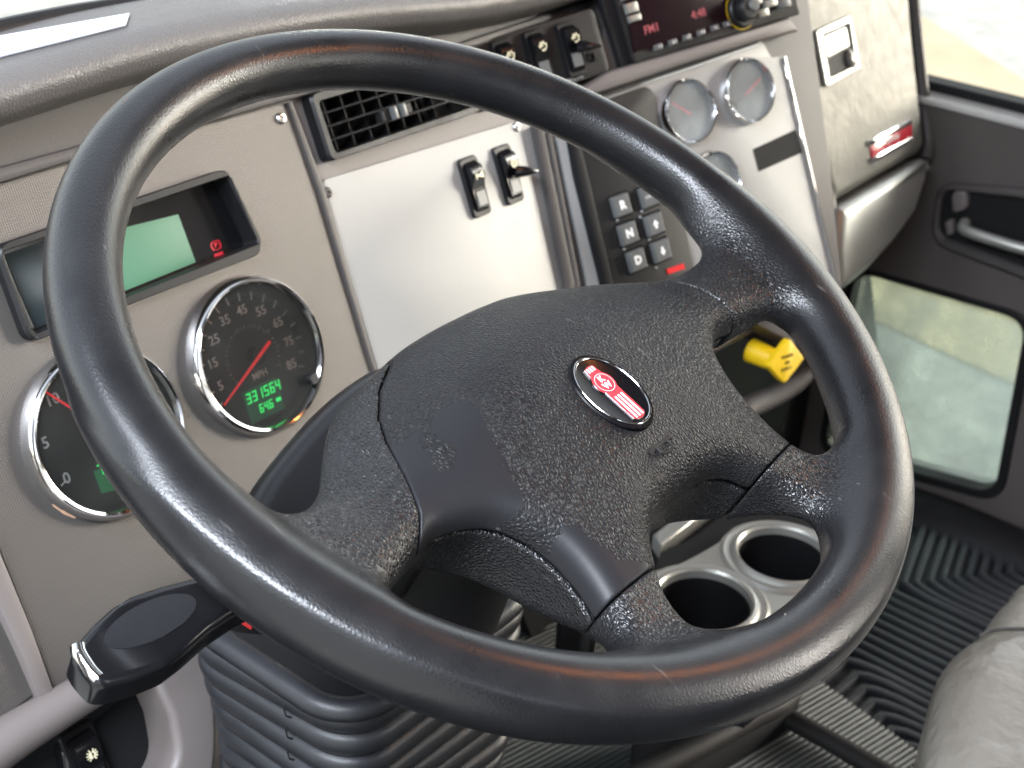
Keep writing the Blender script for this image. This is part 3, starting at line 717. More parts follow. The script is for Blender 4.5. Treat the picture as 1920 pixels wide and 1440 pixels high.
c = DASH.px(742, 210, .004); bm = NB(); box(bm, c[0] - .017, c[0] + .017, c[1] - .0045, c[1] + .0045, -.002, .006, .001); obj('slider', bm, M['satin_black'], vt)
for dx in (-.006, .004):
    bm = NB(); box(bm, c[0] + dx - .002, c[0] + dx + .002, c[1] - .005, c[1] + .005, .006, .011, .0012, 2); obj('slider_tab', bm, M['button'], vt)

# ---- message display
ds = thing('message_display', DASH, (*DASH.px(250, 480), 0), 'wide black message display with green screen and red parking brake lamp', 'display')
DO = DASH.poly('-14,462 425,314 494,474 52,645', .006); DI = DASH.poly('4,472 424,331 484,456 63,626', .006)
frr = rpoly(DO, .010, 6); fri = rpoly(DI, .004, 6)
bm = NB(); frame_ring(bm, frr, fri, -.002, .0085, .002, -.010); obj('frame', bm, M['plastic_black'], ds)
DG = DASH.poly('10,474 414,340 474,458 66,618', -.0085)
bm = NB(); prism(bm, DASH.poly('0,468 430,325 490,462 60,632', -.010), -.012, -.0095); obj('screen', bm, M['gloss_black'], ds)
bm = NB(); prism(bm, DASH.poly('6,478 150,428 200,566 66,616', -.0095), -.0100, -.0088, .0002); obj('dark_window', bm, M['lcd_dark'], ds)
bm = NB(); prism(bm, DASH.poly('150,447 333,402 366,492 205,557', -.0095), -.0100, -.0086, .0002); obj('green_screen', bm, M['lcd'], ds)
pc = DASH.px(405, 460, -.009)
bm = NB()
def ringflat(bm, c, r0, r1, h, a0=0, a1=360, n=28):
    for i in range(n):
        t0, t1 = R(a0 + (a1 - a0) * i / n), R(a0 + (a1 - a0) * (i + 1) / n)
        bm.faces.new([bm.verts.new((c[0] + r * math.cos(t), c[1] + r * math.sin(t), h)) for r, t in ((r0, t0), (r1, t0), (r1, t1), (r0, t1))])
ringflat(bm, pc, .0030, .0034, -.0090); ringflat(bm, pc, .0040, .0045, -.0090, 130, 230, 10); ringflat(bm, pc, .0040, .0045, -.0090, -50, 50, 10)
lamp = obj('brake_lamp', bm, M['red_lit'], ds)
text('lamp_letter', 'P', .0050, pc, M['red_lit'], lamp, -.0090)
text('lamp_letter', 'PARK', .0034, (pc[0], pc[1] - .0066), M['red_lit'], lamp, -.0090)

# ---- gauges
def gauge(name, F, c, r, label, depth=.010, dial='dial', glassm='dial_glass'):
    g = thing(name, F, (*c, 0), label, 'gauge')
    bm = NB(); lathe(bm, [(r * 1.02, -.003), (r * 1.02, .001), (r, .005), (r * .975, .0085), (r * .945, .0100), (r * .915, .0092), (r * .895, .006), (r * .89, .0045)], c, 72); obj('bezel', bm, M['chrome'], g)
    bm = NB(); lathe(bm, [(r * .889, .0046), (r * .885, .001), (r * .88, -depth)], c, 60); obj('inner_wall', bm, M['dial'], g)
    bm = NB(); lathe(bm, [(r * .89, -depth - .002), (r * .89, -depth), (0, -depth)], c, 48); d = obj('dial', bm, M[dial], g)
    bm = NB(); lathe(bm, [(r * .90, .0052), (r * .90, .0060), (0, .0060)], c, 48); obj('glass', bm, M[glassm], g)
    return g, d


def needle(F, g, c, tip, tail, w_, h, name='needle'):
    bm = NB(); a_ = Vector(tail); b2 = Vector(tip); d = (b2 - a_).normalized(); n_ = Vector((-d.y, d.x))
    prism(bm, [tuple(a_ - n_ * w_), tuple(b2 - n_ * w_ * .45), tuple(b2 + n_ * w_ * .45), tuple(a_ + n_ * w_)], h, h + .0012, .0003); return obj(name, bm, M['red'], g)


c, r = ellipse_fit(DASH, 362, 517, 617, 815, .006); r *= .985
SP, SD = gauge('speedometer', DASH, c, r, 'round chrome-rimmed speedometer with green odometer reading 331564', .009)
H = -.0088
pr = r * .85; dc = DASH.px(474, 671, H)
a5 = math.atan2(*(np.array(DASH.px(403, 733, H)) - np.array(dc))[::-1]) % (2 * math.pi)
a85 = math.atan2(*(np.array(DASH.px(555, 685, H)) - np.array(dc))[::-1]) % (2 * math.pi)
if a85 > a5: a85 -= 2 * math.pi
def dang(vv_): return a5 + (a85 - a5) * ((vv_ - 5) / 80.0)
bmM, bmm = NB(), NB()
def tick(bm, c, a_, r0, r1, w_, h):
    d = Vector((math.cos(a_), math.sin(a_))); n_ = Vector((-d.y, d.x)) * w_; c_ = Vector(c)
    bm.faces.new([bm.verts.new((*q, h)) for q in (c_ + d * r0 - n_, c_ + d * r1 - n_, c_ + d * r1 + n_, c_ + d * r0 + n_)])
for k in range(0, 86):
    a_ = dang(k)
    if k % 5 == 0: tick(bmM, dc, a_, pr * .86, pr * .985, .00062, H + .0002)
    else: tick(bmm, dc, a_, pr * .92, pr * .985, .00022, H + .0002)
obj('tick_marks', bmM, M['white'], SD); obj('fine_ticks', bmm, M['grey_print'], SD)
for k in range(5, 86, 10):
    a_ = dang(k); text('dial_number', str(k), .0095, (dc[0] + math.cos(a_) * pr * .72, dc[1] + math.sin(a_) * pr * .72), M['white'], SD, H + .0002, bold=.00012)
for i_, k in enumerate(range(0, 141, 20)):
    a_ = dang(k / 1.609); text('dial_number', str(k), .0042, (dc[0] + math.cos(a_) * pr * .47, dc[1] + math.sin(a_) * pr * .47), M['grey_print'], SD, H + .0002)
bm = NB()
for k in range(0, 141, 5):
    if k % 20: tick(bm, dc, dang(k / 1.609), pr * .45, pr * (.49 if k % 10 else .50), .0003 if k % 10 else .0006, H + .0002)
obj('inner_ticks', bm, M['grey_print'], SD)
text('dial_word', 'MPH', .0070, (DASH.px(487, 702, H)), M['white'], SD, H + .0002, bold=.0001)
text('dial_word', 'km/h', .0035, (DASH.px(482, 691, H)), M['grey_print'], SD, H + .0002)
needle(DASH, SP, dc, DASH.px(421, 760, .001), DASH.px(507, 640, .001), .0012, .000)
hb = DASH.px(487, 667, -.002); bm = NB(); lathe(bm, [(.0065, -.0088), (.0060, -.002), (.0045, -.0012), (0, -.0010)], hb, 24); obj('needle_hub', bm, M['plastic_black'], SP)
q = DASH.px(465, 762, H)
bm = NB(); box(bm, q[0] - .002, q[0] + .030, q[1] - .013, q[1] + .011, H, H + .0004); od = obj('odometer_window', bm, M['green_back2'], SD)
bm = NB(); seven(bm, '331564', q[0], q[1] + .0012, .0075, H + .0005); obj('odometer_digits', bm, M['green_lit'], od)
bm = NB(); seven(bm, '64.6', q[0] + .0082, q[1] - .0085, .0062, H + .0005); box(bm, q[0] + .0245, q[0] + .029, q[1] - .0062, q[1] - .0035, H + .0005, H + .0007); obj('trip_digits', bm, M['green_lit'], od)
kb = DASH.px(581, 710, .006); bm = NB(); lathe(bm, [(.0035, -.006), (.0034, .006), (.0042, .0065), (.0042, .011), (.0036, .012), (0, .012)], kb, 20); obj('reset_knob', bm, M['plastic_black'], SP)

c2 = DASH.px(205, 809, .006)
TA, TD = gauge('tachometer', DASH, c2, r, 'chrome-rimmed gauge half hidden behind the left of the wheel rim, reading near 10', .009)
dc = DASH.px(203, 812, H)
tp = DASH.px(84, 733, .001); needle(DASH, TA, dc, tp, DASH.px(230, 826, .001), .0012, .000)
for s_, x, y in (('0', 125, 897), ('5', 85, 831), ('10', 98, 750)): text('dial_number', s_, .0105, DASH.px(x, y, H), M['white'], TD, H + .0002, bold=.00012)
bm = NB()
for x, y in ((118, 907), (63, 868), (60, 828), (66, 790), (84, 727), (100, 705), (122, 686), (293, 728), (303, 741), (283, 712)):
    p = Vector(DASH.px(x, y, H)); d = (p - Vector(dc)); a_ = math.atan2(d.y, d.x); tick(bm, dc, a_, d.length - .002, d.length + .002, .0006, H + .0002)
obj('tick_marks', bm, M['white'], TD)
bm = NB(); prism(bm, DASH.poly('175,884 215,868 235,915 190,925', H), H, H + .0004); gw = obj('readout_window', bm, M['green_back'], TD)
q = DASH.px(182, 892, H); bm = NB(); seven(bm, '77', q[0] + .001, q[1] - .001, .0075, H + .0005); obj('readout_digits', bm, M['green_lit'], gw)
bm = NB(); pp = [DASH.px(x, y) for x, y in ((88, 922), (100, 938), (118, 952), (137, 962), (150, 966), (140, 972), (120, 964), (100, 949))]
prism(bm, pp, -.0005, -.0002); obj('grime_mark', bm, M['rust'], ip)

# ---- rocker switches
def rocker(F, cxp, cyp, label, group, icon, lever=False, wd=.0215, hg=.050, parentdash=None, sc_=1.0):
    a_, b2 = F.px(cxp, cyp, .002); wd *= sc_; hg *= sc_
    t = thing('rocker_switch', F, (a_, b2, 0), label, 'switch', group)
    P = rpoly([(a_ - wd / 2, b2 - hg / 2), (a_ + wd / 2, b2 - hg / 2), (a_ + wd / 2, b2 + hg / 2), (a_ - wd / 2, b2 + hg / 2)], .004)
    I = rpoly([(a_ - wd * .36, b2 - hg * .40), (a_ + wd * .36, b2 - hg * .40), (a_ + wd * .36, b2 + hg * .40), (a_ - wd * .36, b2 + hg * .40)], .002)
    bm = NB(); frame_ring(bm, P, I, .0, .0042, .001, -.002); obj('bezel', bm, M['plastic_black'], t)
    bm = NB(); y0, y1 = b2 - hg * .40, b2 + hg * .40; x0, x1 = a_ - wd * .35, a_ + wd * .35
    prof_ = [(y0, .002), (y0, .004), (y0 + hg * .06, .0075), (b2 - hg * .05, .0065), (b2 + hg * .04, .0075), (b2 + hg * .10, .0105), (b2 + hg * .22, .0120), (b2 + hg * .32, .0105), (y1, .005), (y1, .002)]
    L = [bm.verts.new((x0, y, h)) for y, h in prof_]; Rr = [bm.verts.new((x1, y, h)) for y, h in prof_]
    for k in range(len(prof_) - 1): bm.faces.new((L[k], Rr[k], Rr[k + 1], L[k + 1]))
    bm.faces.new(L); bm.faces.new(Rr[::-1]); bmesh.ops.bevel(bm, geom=[e for e in bm.edges], offset=.0006, segments=2, affect='EDGES', clamp_overlap=True)
    pd = obj('paddle', bm, M['gloss_black'], t)
    bm = NB(); box(bm, a_ - wd * .26, a_ + wd * .26, b2 - hg * .33, b2 - hg * .08, .0072, .0079, .0003); obj('lens', bm, M['button'], pd)
    bm = NB(); q_ = (a_, b2 + hg * .17); hh = .0126
    if icon == 'horn':
        prism(bm, [(q_[0] - .0050, q_[1] - .0010), (q_[0] - .001, q_[1] - .0010), (q_[0] + .0035, q_[1] - .003), (q_[0] + .0035, q_[1] + .003), (q_[0] - .001, q_[1] + .0010), (q_[0] - .0050, q_[1] + .0010)], hh, hh + .0003)
        box(bm, q_[0] - .0055, q_[0] - .0046, q_[1] - .0028, q_[1] + .002, hh, hh + .0003)
    elif icon == 'truck':
        for k in range(8): 
            an = k * math.pi / 4; tick(bm, q_, an, .0030, .0044, .0008, hh + .0002)
        ringflat(bm, q_, .0022, .0033, hh + .0002); box(bm, q_[0] - .0007, q_[0] + .0007, q_[1] - .001, q_[1] + .001, hh, hh + .0003)
    elif icon == 'gauge':
        ringflat(bm, q_, .0026, .0036, hh + .0002, -60, 200, 16)
        for an in (20, 70, 120, 165): tick(bm, q_, R(an), .0036, .0046, .0005, hh + .0002)
        tick(bm, q_, R(130), 0, .0024, .0006, hh + .0003); tick(bm, (q_[0], q_[1] - .003), R(0), -.002, .002, .0006, hh + .0003)
    elif icon == 'light':
        ringflat(bm, q_, 0, .0026, hh + .0002, 90, 270, 12)
        for an in range(-60, 61, 30): tick(bm, q_, R(an), .0014, .0042, .0005, hh + .0002)
        for an in range(110, 260, 30): tick(bm, q_, R(an), .0028, .0042, .0004, hh + .0002)
    obj('symbol', bm, M['cream'], pd)
    if lever:
        bm = NB(); tube(bm, [(a_ + wd * .05, b2 + hg * .02, .010), (a_ + wd * .42, b2 - hg * .03, .0155), (a_ + wd * .82, b2 - hg * .08, .0175), (a_ + wd * .98, b2 - hg * .09, .018)], [.0058, .0042, .0018, .0010], 10, True, .8); obj('guard_lever', bm, M['gloss_black'], t)
    return t


rocker(DASH, 889, 350, 'black rocker switch with horn symbol, left of the pair on the bright panel', 'rocker switches on the bright panel', 'horn')
rocker(DASH, 952, 327, 'black rocker switch with pointed lever, right of the pair on the bright panel', 'rocker switches on the bright panel', 'truck', True)

# ---- centre stack plate with gauges, shift pad, tape
cp_ = thing('gauge_plate', WING, (*WING.px(1400, 300), 0), 'silver plate on the angled centre stack carrying the small gauges', 'panel')
bm = NB(); prism(bm, WING.poly('1044,262 1068,205 1133,176 1300,120 1425,76 1432,84 1440,100 1446,108 1470,106 1552,467 1570,560 1500,600 1109,600 1100,525'), -.003, .001, .0005); obj('plate', bm, M['silver'], cp_)
bm = NB(); tube(bm, catmull([(*WING.px(x, y, .002), .002) for x, y in ((1470, 107), (1511, 286), (1553, 467), (1575, 560))], 3), .0016, 8); obj('edge_bead', bm, M['chrome'], cp_)
bm = NB(); tube(bm, [(*WING.px(x, y, .003), .003) for x, y in ((1100, 192), (1133, 180), (1300, 124), (1420, 82))], .0013, 8); obj('edge_bead', bm, M['chrome'], cp_)
bm = NB(); prism(bm, WING.poly('1410,280 1490,243 1503,286 1421,322'), .001, .0013); tag(obj('tape_strip', bm, M['matte_black'], None, WING, (*WING.px(1456, 283), .001)), 'rectangle of black tape stuck on the silver plate below the small gauges', 'tape')
for (l, t_, r_, b_2, lab, nd) in ((1244, 149, 1352, 266, 'small chrome gauge with grey dial nearest the shift pad, needle pointing left', ((1299, 215), (1262, 192))),
                                 (1358, 110, 1462, 227, 'small chrome gauge with grey dial highest on the stack, under the radio', ((1400, 178), (1428, 146))),
                                 (1297, 284, 1397, 396, 'small gauge mostly hidden by the upper right of the rim', None)):
    c_, r_2 = ellipse_fit(WING, l, t_, r_, b_2, .010)
    G, Dd = gauge('small_gauge', WING, c_, r_2 * .97, lab, .0005, 'dial_grey', 'dial_glass_dusty'); G['group'] = 'small round gauges on the centre stack'
    if nd: needle(WING, G, c_, WING.px(*nd[1], .004), WING.px(*nd[0], .004), .0008, .002)
# shift pad
sh = thing('shift_pad', WING, (*WING.px(1190, 380), 0), 'black push-button gear selector pad with grey keys R, N, D and arrows', 'keypad')
bm = NB(); prism(bm, rpoly(WING.poly('1060,215 1213,161 1226,170 1302,497 1310,540 1138,540 1078,292', .006), [.004, .012, .004, .004, 0, 0, .004]), .0008, .006, .0015); obj('housing', bm, M['satin_black'], sh)
bm = NB(); prism(bm, WING.poly('1066,240 1080,236 1104,330 1152,540 1134,540 1082,330', .008), .0, .009, .002); obj('side_rib', bm, M['matte_black'], sh)
ks = WING.px(1166, 385, .010); kx = .0197; ky = WING.px(1179, 438, .010)[1] - ks[1]
for (x, y, s_) in ((1166, 385, 'R'), (1179, 438, 'N'), (1195, 488, 'D'), (1218, 368, 'bar'), (1228, 421, 'up'), (1241, 470, 'dn')):
    a_, b2 = WING.px(x, y, .010); hw = .0096; 
    bm = NB(); prism(bm, rpoly([(a_ - hw - .0012, b2 - hw - .0016), (a_ + hw + .0026, b2 - hw - .0016), (a_ + hw + .0026, b2 + hw + .0016), (a_ - hw - .0012, b2 + hw + .0016)], .002), .005, .0064); rc_ = obj('key_recess', bm, M['gloss_black'], sh)
    bm = NB(); prism(bm, rpoly([(a_ - hw, b2 - hw), (a_ + hw, b2 - hw), (a_ + hw, b2 + hw), (a_ - hw, b2 + hw)], .0015), .006, .0115, .0020, 3); k_ = obj('key', bm, M['button'], sh)
    if len(s_) == 1: text('key_letter', s_, .0105, (a_, b2), M['white'], k_, .0116, bold=.0004)
    elif s_ == 'bar':
        bm = NB(); box(bm, a_ - .006, a_ + .006, b2 - .001, b2 + .0015, .0114, .0117); obj('key_symbol', bm, M['grey_print'], k_)
    else:
        sg = 1 if s_ == 'up' else -1; bm = NB(); prism(bm, [(a_ - .0032, b2), (a_, b2 + sg * .0045), (a_ + .0032, b2)], .0114, .0117); prism(bm, [(a_ - .0012, b2 - sg * .0035), (a_ + .0012, b2 - sg * .0035), (a_ + .0012, b2 - sg * .0001), (a_ - .0012, b2 - sg * .0001)], .0114, .0117); obj('key_symbol', bm, M['white'], k_)
for x, y in ((1204, 396), (1201, 407), (1158, 413), (1218, 449), (1171, 467), (1231, 502)):
    a_, b2 = WING.px(x, y, .007); bm = NB(); lathe(bm, [(.0012, .006), (.001, .0072), (0, .0076)], (a_, b2), 10); obj('indicator_light', bm, M['grey_print'], sh)
bm = NB(); prism(bm, WING.poly('1250,505 1282,494 1285,503 1254,514', .007), .006, .0068); obj('red_label', bm, M['red_tag'], sh)

# ---- switch panel and radio
swp = thing('switch_panel', WING, (*WING.px(1030, 90), .0), 'black panel with cruise rocker switches beside the radio', 'switch panel')
bm = NB(); prism(bm, rpoly(WING.poly('770,118 1112,14 1145,134 1000,182 800,240', .006), .006), -.004, .006, .0015); obj('plate', bm, M['satin_black'], swp)
screw(1109, 107, WING, swp, .006, .0048, 'gloss_black')
SWF = Frame(WING.W(*WING.px(1035, 90, .006), .006), WING.ex, WING.ey)
rocker(SWF, 1071, 92, 'guarded cruise rocker switch at the right end, nearest the radio', 'cruise rocker switches', 'gauge', True, sc_=.95)
rocker(SWF, 1010, 108, 'cruise rocker switch with round symbol, second from the right in the row', 'cruise rocker switches', 'gauge', sc_=.95)
rocker(SWF, 950, 126, 'rocker switch at the left of the row, mostly hidden behind the rim', 'cruise rocker switches', 'gauge', sc_=.95)
for (x, y, s_) in ((1052, 50, 'SET'), (1080, 148, 'RESUME')):
    text('panel_word', s_, .0050, WING.px(x, y, .0062), M['grey_print'], swp, .0062)
bm = NB(); prism(bm, WING.poly('1115,-40 1140,-45 1190,118 1168,132', .004), -.003, .004, .001); obj('radio_cheek', bm, M['matte_black'], dash, WING)
rd = thing('radio', WING, (*WING.px(1330, 40), 0), 'black car radio with dark red display and round volume knob', 'radio')
bm = NB(); prism(bm, rpoly(WING.poly('1140,-45 1470,-130 1503,26 1188,120', .008), .004), -.01, .008, .002); obj('body', bm, M['plastic_black'], rd)
bm = NB(); prism(bm, WING.poly('1165,-45 1365,-100 1390,48 1190,98', .009), .007, .0095, .0004); obj('display', bm, M['radio_face'], rd)
text('display_word', 'FM1', .0105, WING.px(1222, 54, .0097), M['radio_red'], rd, .0097, bold=.0001)
text('display_word', '4:48', .0105, WING.px(1310, 26, .0097), M['radio_red'], rd, .0097, bold=.0001)
for k, (x, y) in enumerate(((1234, 88), (1261, 79), (1288, 70), (1314, 61), (1340, 52), (1363, 45))):
    a_, b2 = WING.px(x, y, .010); bm = NB(); box(bm, a_ - .0048, a_ + .0048, b2 - .0024, b2 + .0024, .007, .0112, .0010, 2); bt = obj('preset_button', bm, M['button'], rd)
    text('button_number', str(k + 1), .0036, (a_, b2), M['white'], bt, .0113)
a_, b2 = WING.px(1392, 18, .012); bm = NB(); lathe(bm, [(.0165, .008), (.0165, .013), (.0150, .0145), (.0115, .0145), (.0110, .022), (.0095, .024), (0, .0245)], (a_, b2), 36); kn = obj('volume_knob', bm, M['plastic_black'], rd)
bm = NB(); lathe(bm, [(.0065, .0246), (.005, .026), (0, .0262)], (a_ + .004, b2 + .0015), 24); obj('knob_cap', bm, M['button'], kn)
for (x, y, w_, s_) in ((1432, 24, .0068, .0036), (1446, 6, .008, .0034), (1420, 2, .006, .003), (1472, 6, .008, .004), (1186, 14, .0065, .0045), (1192, 33, .0065, .003), (1178, -8, .0065, .003)):
    a_, b2 = WING.px(x, y, .012); bm = NB(); box(bm, a_ - w_, a_ + w_, b2 - s_, b2 + s_, .008, .0128, .0015, 2); obj('button', bm, M['silver_paint'] if x < 1470 else M['button'], rd)
c_ = WING.px(1385, 20, .009)
bm = NB(); ringflat(bm, WING.px(1392, 18, .012), .0175, .0182, .0098, 0, 360, 40); obj('knob_ring', bm, M['yellow'], rd)

# ---- passenger side: dark channel, glove box, latch, badge
gb = thing('glove_box', GLOVE, (*GLOVE.px(1640, 250), 0), 'grained silver passenger dash cover with rounded lower bin', 'glove box')
bm = NB(); prism(bm, GLOVE.poly('1400,-120 1500,-130 1512,60 1545,300 1566,480 1570,640 1530,620 1440,200', .0), -.10, -.004, .004); obj('dark_channel', bm, M['trim_dark'], dash, GLOVE)
bm = NB(); prism(bm, rpoly(GLOVE.poly('1493,-60 1702,-80 1712,60 1724,170 1736,270 1728,287 1650,330 1566,380 1553,330 1538,230 1513,60', .012), [0, 0, 0, 0, .02, .01, 0, .006, 0, 0, 0]), -.05, .012, .010, 4); obj('cover', bm, M['glove'], gb)
bm = NB(); tube(bm, catmull([(*GLOVE.px(x, y, .006), .006) for x, y in ((1497, -60), (1517, 60), (1542, 230), (1560, 390), (1563, 470))], 4), .005, 10); obj('edge_bead', bm, M['silver_paint'], gb)
bm = NB(); tube(bm, catmull([(*GLOVE.px(x, y, -.002), -.002) for x, y in ((1708, -60), (1718, 60), (1730, 170), (1741, 262), (1736, 300))], 4), .008, 10); obj('edge_bead', bm, M['trim_dark'], gb)
binp = GLOVE.poly('1566,388 1650,340 1728,296 1737,302 1730,345 1712,400 1672,455 1620,510 1582,542 1566,540 1562,470', .012)
bm = NB(); prism(bm, rpoly(binp, [.006, 0, .004, .008, 0, 0, 0, 0, .01, 0, 0]), -.12, .020, .014, 5); obj('lower_bin', bm, M['silver_paint'], gb)
LO = GLOVE.poly('1526,58 1592,28 1611,128 1546,164', .014); LI = GLOVE.poly('1540,66 1590,44 1602,122 1553,146', .014)
lt = thing('glove_box_latch', GLOVE, (*GLOVE.px(1568, 95), .012), 'recessed silver paddle latch high on the glove box cover', 'latch')
FR[lt.name] = (GLOVE, Vector((*GLOVE.px(1568, 95), .012)))
bm = NB(); frame_ring(bm, rpoly(LO, .004), rpoly(LI, .003), .010, .0165, .002, .0125); obj('surround', bm, M['silver_paint'], lt)
bm = NB(); prism(bm, LI, .0115, .0128); obj('recess', bm, M['matte_black'], lt)
bm = NB(); prism(bm, rpoly(GLOVE.poly('1541,68 1586,48 1594,88 1550,112', .017), .003), .0125, .0180, .0025, 3); obj('paddle', bm, M['silver_paint'], lt)
a_, b2 = GLOVE.px(1599, 110, .018); bm = NB(); lathe(bm, [(.0062, .012), (.006, .017), (.0035, .0195), (0, .020)], (a_, b2), 20, 1.9); obj('lock_tab', bm, M['silver_paint'], lt)
bd = thing('badge', GLOVE, (*GLOVE.px(1672, 262), .012), 'small red and chrome name badge low on the glove box cover', 'badge')
bm = NB(); prism(bm, GLOVE.poly('1632,266 1710,226 1712,262 1637,304', .014), .0115, .0140, .0008); obj('base', bm, M['badge_red'], bd)
for pp in ('1630,264 1710,222 1711,232 1633,274', '1634,296 1712,256 1712,264 1637,306'):
    bm = NB(); prism(bm, GLOVE.poly(pp, .016), .012, .0162, .0012); obj('chrome_bar', bm, M['chrome'], bd)
q0 = Vector(GLOVE.px(1640, 278, .0142)); q1 = Vector(GLOVE.px(1706, 244, .0142)); rt = math.atan2((q1 - q0).y, (q1 - q0).x)
text('badge_word', 'DIAMOND', .0075, tuple((q0 + q1) / 2), M['white'], bd, .0142, rt)
bm = NB()
for t in (.2, .42, .64, .9):
    p = q0.lerp(q1, t) - Vector((0, .009)); ringflat(bm, p, .0022, .0029, .0143, 0, 360, 14)
obj('badge_rings', bm, M['white'], bd)

# ---- items on the dash top / windshield
bm = NB(); gk = [(*DASH.px(x, y, -.044), -.044) for x, y in ((-400, 160), (-100, 90), (0, 60), (170, 26), (340, 2), (560, -30), (900, -70))]
tube(bm, catmull(gk, 4), .0085, 10, True, .8); tag(obj('windshield_gasket', bm, M['plastic_black'], None, DASH), 'black rubber seal along the foot of the windshield', 'seal')
bm = NB(); a_ = [DASH.W(*DASH.px(x, y, h), h) for x, y, h in ((-500, 180, -.05), (1300, -170, -.05), (1500, -1500, .10), (-900, -1300, .10))]
vs = [bm.verts.new(p) for p in a_]; bm.faces.new(vs); tag(obj('windshield', bm, M['glass'], None, ID, tuple(a_[0])), 'clear windshield rising behind the dashboard top', 'windshield')
bm = NB()
def on_brow(x, y):
    o = DASH.M().inverted() @ Vector(CAMPOS); q_ = Vector((*DASH.px(x, y, -.02), -.02)); d_ = (q_ - o).normalized()
    hit = brow_bvh.ray_cast(o, d_)[0]; hit = hit if hit else q_
    return np.array(DASH.M() @ hit) + np.array([0, 0, .0016])
NU, NV = 10, 4; G = [[on_brow((-70 + (243 + 70) * u_ / NU) * (1 - v_ / NV) + (-70 + (236 + 70) * u_ / NU) * v_ / NV, (84 + (29 - 84) * u_ / NU) * (1 - v_ / NV) + (128 + (51 - 128) * u_ / NU) * v_ / NV) for v_ in range(NV + 1)] for u_ in range(NU + 1)]
top = [[bm.verts.new(q_) for q_ in r_] for r_ in G]; bot = [[bm.verts.new(q_ - np.array([0, 0, .0008])) for q_ in r_] for r_ in G]
for a_ in range(NU):
    for b2 in range(NV): bm.faces.new((top[a_][b2], top[a_ + 1][b2], top[a_ + 1][b2 + 1], top[a_][b2 + 1])); bm.faces.new((bot[a_][b2], bot[a_][b2 + 1], bot[a_ + 1][b2 + 1], bot[a_ + 1][b2]))
P3 = G[0]
tag(obj('paper_sheet', bm, M['paper'], None, ID, tuple(P3[0])), 'white sheet of paper lying on the dash top by the windshield', 'paper')

# =================================================================== PASSENGER DOOR
dr = thing('passenger_door', DOOR, (*DOOR.px(1800, 500), 0), 'dark passenger door with green-tinted lower window and pull handle', 'door')
def quadhole(bm, outer, holes, h0, h1): pass
WIN = rpoly(DOOR.poly('1606,508 1925,601 1865,925 1548,838', 0), .03, 8)
WINO = rpoly(DOOR.poly('1596,494 1945,594 1880,945 1532,850', 0), .04, 8)
OUT = DOOR.poly('1480,200 2500,330 2500,1500 1300,1300', 0)
# panel with the window opening: ring between a large quad and the window outline
def ring_panel(bm, inner, box_, h0, h1):
    a0_, a1_, b0_, b1_ = box_; n = len(inner); cc = Vector((sum(p[0] for p in inner) / n, sum(p[1] for p in inner) / n)); outp = []
    for p in inner:
        d = Vector(p[:2]) - cc; ts = [((a1_ if d.x > 0 else a0_) - cc.x) / d.x if abs(d.x) > 1e-9 else 1e9, ((b1_ if d.y > 0 else b0_) - cc.y) / d.y if abs(d.y) > 1e-9 else 1e9]; t = min(ts); outp.append(cc + d * t)
    frame_ring(bm, outp, inner, h0, h1, .001, h0)
ztop = DOOR.px(1800, 212, 0)[1]
M['sill'] = mat('sill_paint', (.50, .49, .46), .35, .2)
bx = (-.62, .95, -.775, ztop)
bm = NB(); ring_panel(bm, WINO, bx, -.06, .0); obj('panel', bm, M['door_vinyl'], dr)
bm = NB(); frame_ring(bm, WINO, WIN, -.03, .004, .002, -.02); obj('window_seal', bm, M['plastic_black'], dr)
bm = NB(); prism(bm, WINO, -.026, -.022); obj('lower_window', bm, M['door_glass'], dr)
z1 = DOOR.px(1735, 183, 0)[1]
bm = NB(); box(bm, -.62, .95, ztop, z1, -.07, .004, .004, 2); obj('sill_trim', bm, M['sill'], dr)
bm = NB(); box(bm, -.62, .95, z1, z1 + .012, -.06, -.03, .002); obj('window_felt', bm, M['matte_black'], dr)
bm = NB(); box(bm, -.60, .90, z1 + .006, .78, -.052, -.047); obj('upper_window', bm, M['glass'], dr)
bm = NB(); box(bm, .88, .96, z1, .80, -.07, .0, .01); box(bm, -.62, .95, .74, .80, -.07, 0, .01); obj('window_frame', bm, M['matte_black'], dr)
rcs = rpoly(DOOR.poly('1772,352 1925,372 1960,380 1960,520 1925,500 1762,440', 0), .02)
bm = NB(); ring = rpoly(DOOR.poly('1762,338 1925,352 1985,365 1985,545 1925,520 1748,452', 0), .025)
frame_ring(bm, ring, rcs, -.001, .012, .005, .001); obj('recess_surround', bm, M['trim_dark'], dr)
bm = NB(); prism(bm, rcs, .0, .002); obj('recess', bm, M['matte_black'], dr)
bm = NB(); prism(bm, rpoly(DOOR.poly('1784,360 1812,356 1815,392 1786,402', .010), .008), .001, .012, .004, 3); obj('lock_button', bm, M['trim'], dr)
bm = NB(); prism(bm, rpoly(DOOR.poly('1770,415 1786,412 1788,440 1774,444', .010), .005), .001, .012, .004, 3); obj('lock_button', bm, M['trim'], dr)
bm = NB(); tube(bm, catmull([(*DOOR.px(x, y, .022), h) for x, y, h in ((1800, 424, .006), (1808, 432, .020), (1860, 448, .024), (1925, 468, .022), (1960, 476, .01))], 5), .0075, 12); obj('pull_handle', bm, M['silver_paint'], dr)
bm = NB(); tube(bm, catmull([(*DOOR.px(x, y, .03), .03) for x, y in ((1640, 960), (1760, 1000), (1900, 1060), (2000, 1110))], 5), .05, 12); obj('lower_pocket', bm, M['matte_black'], dr)

